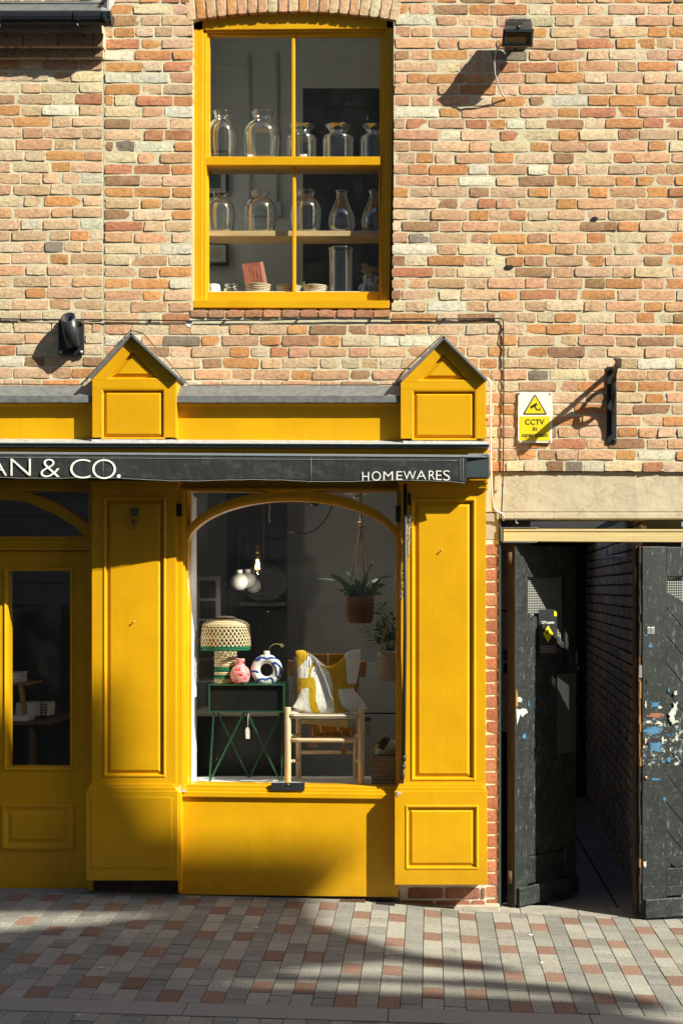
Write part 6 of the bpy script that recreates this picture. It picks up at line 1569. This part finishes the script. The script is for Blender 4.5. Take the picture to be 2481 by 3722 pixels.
mb = MB(); mb.col = (.78, .78, .77); cx = X(778, yb4); kx = 1 / S * (D + yb4) / D; mb.lathe([(22 * kx, 0), (25 * kx, 4 * kx), (21 * kx, 33 * kx), (18 * kx, 35 * kx), (17 * kx, 10 * kx)], (cx, yb4, z3), 28); mb.build('pot_body', ceram, o)
for (ua, ub, vt, lb) in ((890, 990, 1030, 'coiled rope bowl holding the red booklet'), (1003, 1098, 1035, 'coiled rope bowl behind the lower glazing bar'), (1099, 1192, 1034, 'coiled rope bowl just right of the lower glazing bar')):
    o = thing('rope_bowl', lb, 'bowl', group='coiled rope bowls'); r = (ub - ua) / 2 * kx; h = (1062 - vt) * kx; mb = MB()
    prof = [(r * .86, 0)] + [(r * (.86 + .13 * i / 24) + .0016 * abs(math.sin(i * math.pi / 6)), h * i / 24) for i in range(1, 25)] + [(r * .92, h), (r * .85, h * .3)]
    mb.lathe(prof, (X((ua + ub) / 2, yb4), yb4, z3), 36); mb.build('bowl_body', ropew, o)
o = thing('plant_sprig', 'tiny green sprig growing beside the rope bowls', 'plant')
mb = MB()
for i in range(26):
    p = Vector(P(1100 + R.uniform(-4, 4), 1045 - R.random() * 20, yb4 + .0)); mb.leaf(p, p + Vector((R.uniform(-.01, .01), R.uniform(-.01, .01), R.uniform(.002, .012))), .006, 0)
mb.build('leaves', M_plain('fresh_leaf', (.13, .25, .04), .6), o, fix=False)
bk_ = thing('red_booklet', 'folded terracotta seed booklet with orange lettering standing in a rope bowl', 'booklet')
ybk_ = .185
def bkp(x, y, off=0): u, v = qw(x, y); return P(u, v, ybk_ - off)
def quad3(mb, pts, off0, off1): mb.loft([[bkp(x, y, off0) for x, y in pts], [bkp(x, y, off1) for x, y in pts]])
mb = MB(); mb.col = (.30, .085, .055); quad3(mb, [(430, 1375), (560, 1370), (530, 1190), (400, 1203)], 0, .003); mb.col = (.36, .105, .07); quad3(mb, [(425, 1372), (488, 1372), (440, 1215), (400, 1203)], .004, .007); mb.build('cover', paint_attr, bk_)
mb = MB(); mb.col = (.62, .27, .19); quad3(mb, [(557, 1370), (592, 1372), (553, 1186), (530, 1190)], -.001, .003); mb.build('spine', paint_attr, bk_)
mb = MB(); ltr = M_plain('orange_print', (.58, .20, .07), .7)
def slant(a, b): return bkp(a + (b - 1290) * .16, b, .0078)
for s_, (a0, b0, a1, b1) in (('COSMOS', (419, 1218, 433, 1300)), ('ECHINACEA', (440, 1232, 453, 1340)), ('QUINETUM', (466, 1232, 479, 1325)), ('OREGANO', (486, 1230, 499, 1318)), ('SHISO', (500, 1224, 512, 1272)), ('VERBENA', (518, 1222, 531, 1300))):
    lettering(mb, s_, (a0, b0, a1, b1), slant, .01, rot=1)
mb.build('lettering', ltr, bk_, fix=False)
for k, (x0, y0, sp, lb) in enumerate(((1310, 1285, 80, 'straw hand brush with fanned bristles in the squat jar, front one'), (1345, 1270, 60, 'straw hand brush leaning right in the squat jar'), (1280, 1240, 55, 'straw hand brush behind the others in the squat jar'))):
    o = thing('straw_brush', lb, 'brush', group='straw brushes in the jar'); yq = yb4 + (-.01, .0, .03)[k]; mb = MB(); c = Vector(P(*qw(x0 + 20, y0 + 15), yq))
    for i in range(90):
        a = R.uniform(-.75, .75) * (sp / 80) + (-.15, .25, -.1)[k]; L_ = R.uniform(.055, .068) * sp / 75; p1_ = c + Vector((math.sin(a) * L_ * 1.05, R.uniform(-.02, .02), math.cos(a) * L_)); mb.tube([c + Vector((R.uniform(-.006, .006), R.uniform(-.006, .006), 0)), c.lerp(p1_, .5) + Vector((R.uniform(-.002, .002), 0, 0)), p1_], .0009, 4)
    mb.build('bristles', strawm, o)
    mb = MB(); mb.tube([c + Vector((0, 0, .004)), (c.x + .004, yq, z3 + .012)], .009, 8); mb.build('handle', M_plain('grey_binding', (.34, .34, .36), .7) if k == 0 else bpy.data.materials['grey_binding'], o)
for i, (v0, v1, lb) in enumerate(((545, 710, 'upper framed print on the grey wall behind the jars'), (880, 962, 'lower framed map print on the grey wall behind the window'))):
    o = thing('framed_print', lb, 'picture', group='framed prints behind the upper window'); mb = MB(); mb.rect(650, v0, 829, v1, 1.55, 1.59); mb.build('frame', satin_black, o, .003); mb = MB(); mb.rect(662, v0 + 10, 820, v1 - 10, 1.547, 1.55); mb.build('mount', M_plain('mount_%d' % i, (.42, .42, .38), .7), o); mb = MB(); mb.rect(680, v0 + 18, 802, v1 - 26, 1.544, 1.547); mb.build('print', M_plain('old_map_%d' % i, (.05, .09, .08) if i == 0 else (.30, .29, .22), .7, 0, .6, 30), o)
o = thing('wall_socket', 'grey wall switch with vertical conduits behind the middle shelf jars', 'switch')
mb = MB(); mb.rect(886, 733, 1022, 783, 1.56, 1.59); mb.build('socket_box', M_plain('switch_plate', (.40, .41, .42), .5), o, .004)
mb = MB(); mb.tube([P(1005, 735, 1.58), P(1005, 190, 1.58)], .012, 8); mb.tube([P(906, 735, 1.58), P(906, 190, 1.58)], .008, 8); mb.build('conduit', uproom, o)
for (u, v, lb) in ((912, 568, 'tiny white price label in front of the second large jar'), (1102, 567, 'tiny white price label in front of the jar behind the glazing bar')):
    o = thing('price_label', lb, 'label', group='price labels on the top shelf'); mb = MB(); mb.rect(u - 13, v - 8, u + 13, v + 9, .142, .148); mb.build('card', whitep, o)

# =================================================================== ACROSS THE STREET: seen in the glass and as the shadows
op = thing('boarded_building', 'grey boarded building across the street, reflected in the shop glass, topped with added shadow cutouts', 'building')
Y0 = -10.0
mb = MB(); z = 1.75
while z < 12.6:
    mb.loft([[(-16, Y0 + .02, z), (15.2, Y0 + .02, z), (15.2, Y0 + .0, z + .28), (-16, Y0 + .0, z + .28)], [(-16, Y0 - .03, z), (15.2, Y0 - .03, z), (15.2, Y0 - .03, z + .28), (-16, Y0 - .03, z + .28)]]); z += .29
mb.build('boarding', boards, op)
mb = MB(); mb.box(-16, 15.2, Y0 - 8, Y0 - .04, -.1, 12.6); mb.build('wall', boards, op)
# added roofline cutouts, out of view, shaped to cast the shadow edges on the shop
mb = MB()
pz_ = lambda pts, d=.05: mb.prism(pts, Y0 - d, Y0)
pz_([(-16, 12.6), (15.55, 12.6), (15.72, 12.72), (15.5, 12.82), (13.8, 12.97), (-16, 12.97)])
pz_([(-16, 12.97), (13.8, 12.97), (13.8, 13.28), (-16, 13.28)])
pz_([(13.8, 13.08), (15.0, 13.17), (15.45, 13.0), (15.8, 12.78), (15.84, 12.95), (15.78, 13.22), (15.5, 13.34), (15.0, 13.31), (13.8, 13.28)])
pz_([(-16, 13.28), (13.8, 13.28), (14.4, 13.34), (14.6, 13.45), (15.55, 13.80), (15.8, 13.62), (16.1, 13.66), (16.1, 13.87), (15.9, 14.02), (16.12, 14.57), (16.27, 14.85), (16.66, 15.24), (15.76, 15.22), (14.76, 14.73), (13.96, 14.40), (-16, 13.8)])
pz_([(15.86, 15.24), (16.66, 15.24), (17.50, 16.06), (17.36, 16.14), (16.15, 16.16), (15.98, 16.5), (15.86, 16.6)])
mb.build('shadow_cutout', boards, op)
mb = MB(); mb.prism([(11, 14.6), (14.58, 15.07), (15.86, 15.24), (16.0, 15.3), (16.0, 16.75), (15.92, 17.05), (11, 17.2)], Y0 - .06, Y0); mb.box(11, 11.2, Y0 - .4, Y0, 13.7, 14.7); mb.build('high_shadow_cutout', boards, op)  # upper cutout added out of view to shade the door and left pilaster
o = thing('board_fence', 'dark vertical board fence across the street, reflected low in the shop glass', 'fence')
mb = MB(); x = -8
while x < 9: mb.box(x, x + .14, Y0 + .6, Y0 + .63, -.2, 1.72 + .02 * math.sin(x * 9)); x += .15
mb.build('boards', fencem, o)

# =================================================================== LIGHT, CAMERA
el = math.atan2(1.60, math.hypot(1.82, 1.0)); az = math.atan2(1.82, -1.0)
w = bpy.data.worlds.new('World'); sc.world = w; w.use_nodes = True; nt = w.node_tree
bg_ = nt.nodes['Background']; sky = nt.nodes.new('ShaderNodeTexSky'); sky.sky_type = 'NISHITA'; sky.sun_disc = False; sky.sun_elevation = el; sky.sun_rotation = az
sky.air_density = 1.0; sky.dust_density = 1.6; sky.ozone_density = 1.0
wb = nt.nodes.new('ShaderNodeMix'); wb.data_type = 'RGBA'; wb.blend_type = 'MULTIPLY'; wb.inputs[0].default_value = 1; wb.inputs[7].default_value = (1.0, 1.0, 1.02, 1)
nt.links.new(sky.outputs[0], wb.inputs[6]); nt.links.new(wb.outputs[2], bg_.inputs[0]); bg_.inputs[1].default_value = .12
sl_ = bpy.data.lights.new('sun', 'SUN'); sl_.energy = 9.4; sl_.angle = math.radians(.38); sl_.color = (1.0, .965, .80)
so = bpy.data.objects.new('sun', sl_); COL.objects.link(so); so.rotation_euler = SUN.to_track_quat('-Z', 'Y').to_euler(); so.location = (12, -10, 12)
cam = bpy.data.cameras.new('camera'); co = bpy.data.objects.new('camera', cam); COL.objects.link(co); sc.camera = co
co.location = (0, -D, ZC); co.rotation_euler = (math.pi / 2, 0, 0)
cam.sensor_fit = 'AUTO'; cam.sensor_width = 36; cam.lens = F / 3722 * 36; cam.clip_end = 500; cam.clip_start = .1
cam.shift_x = (1240.5 - U0) / 3722; cam.shift_y = -(1861 - V0) / 3722
sc.view_settings.view_transform = 'Standard'; sc.view_settings.look = 'None'; sc.view_settings.exposure = 0; sc.view_settings.gamma = 1
sc.cycles.use_denoising = True
sc.cycles.transparent_max_bounces = 32; sc.cycles.max_bounces = 8
sc.cycles.sample_clamp_indirect = 6
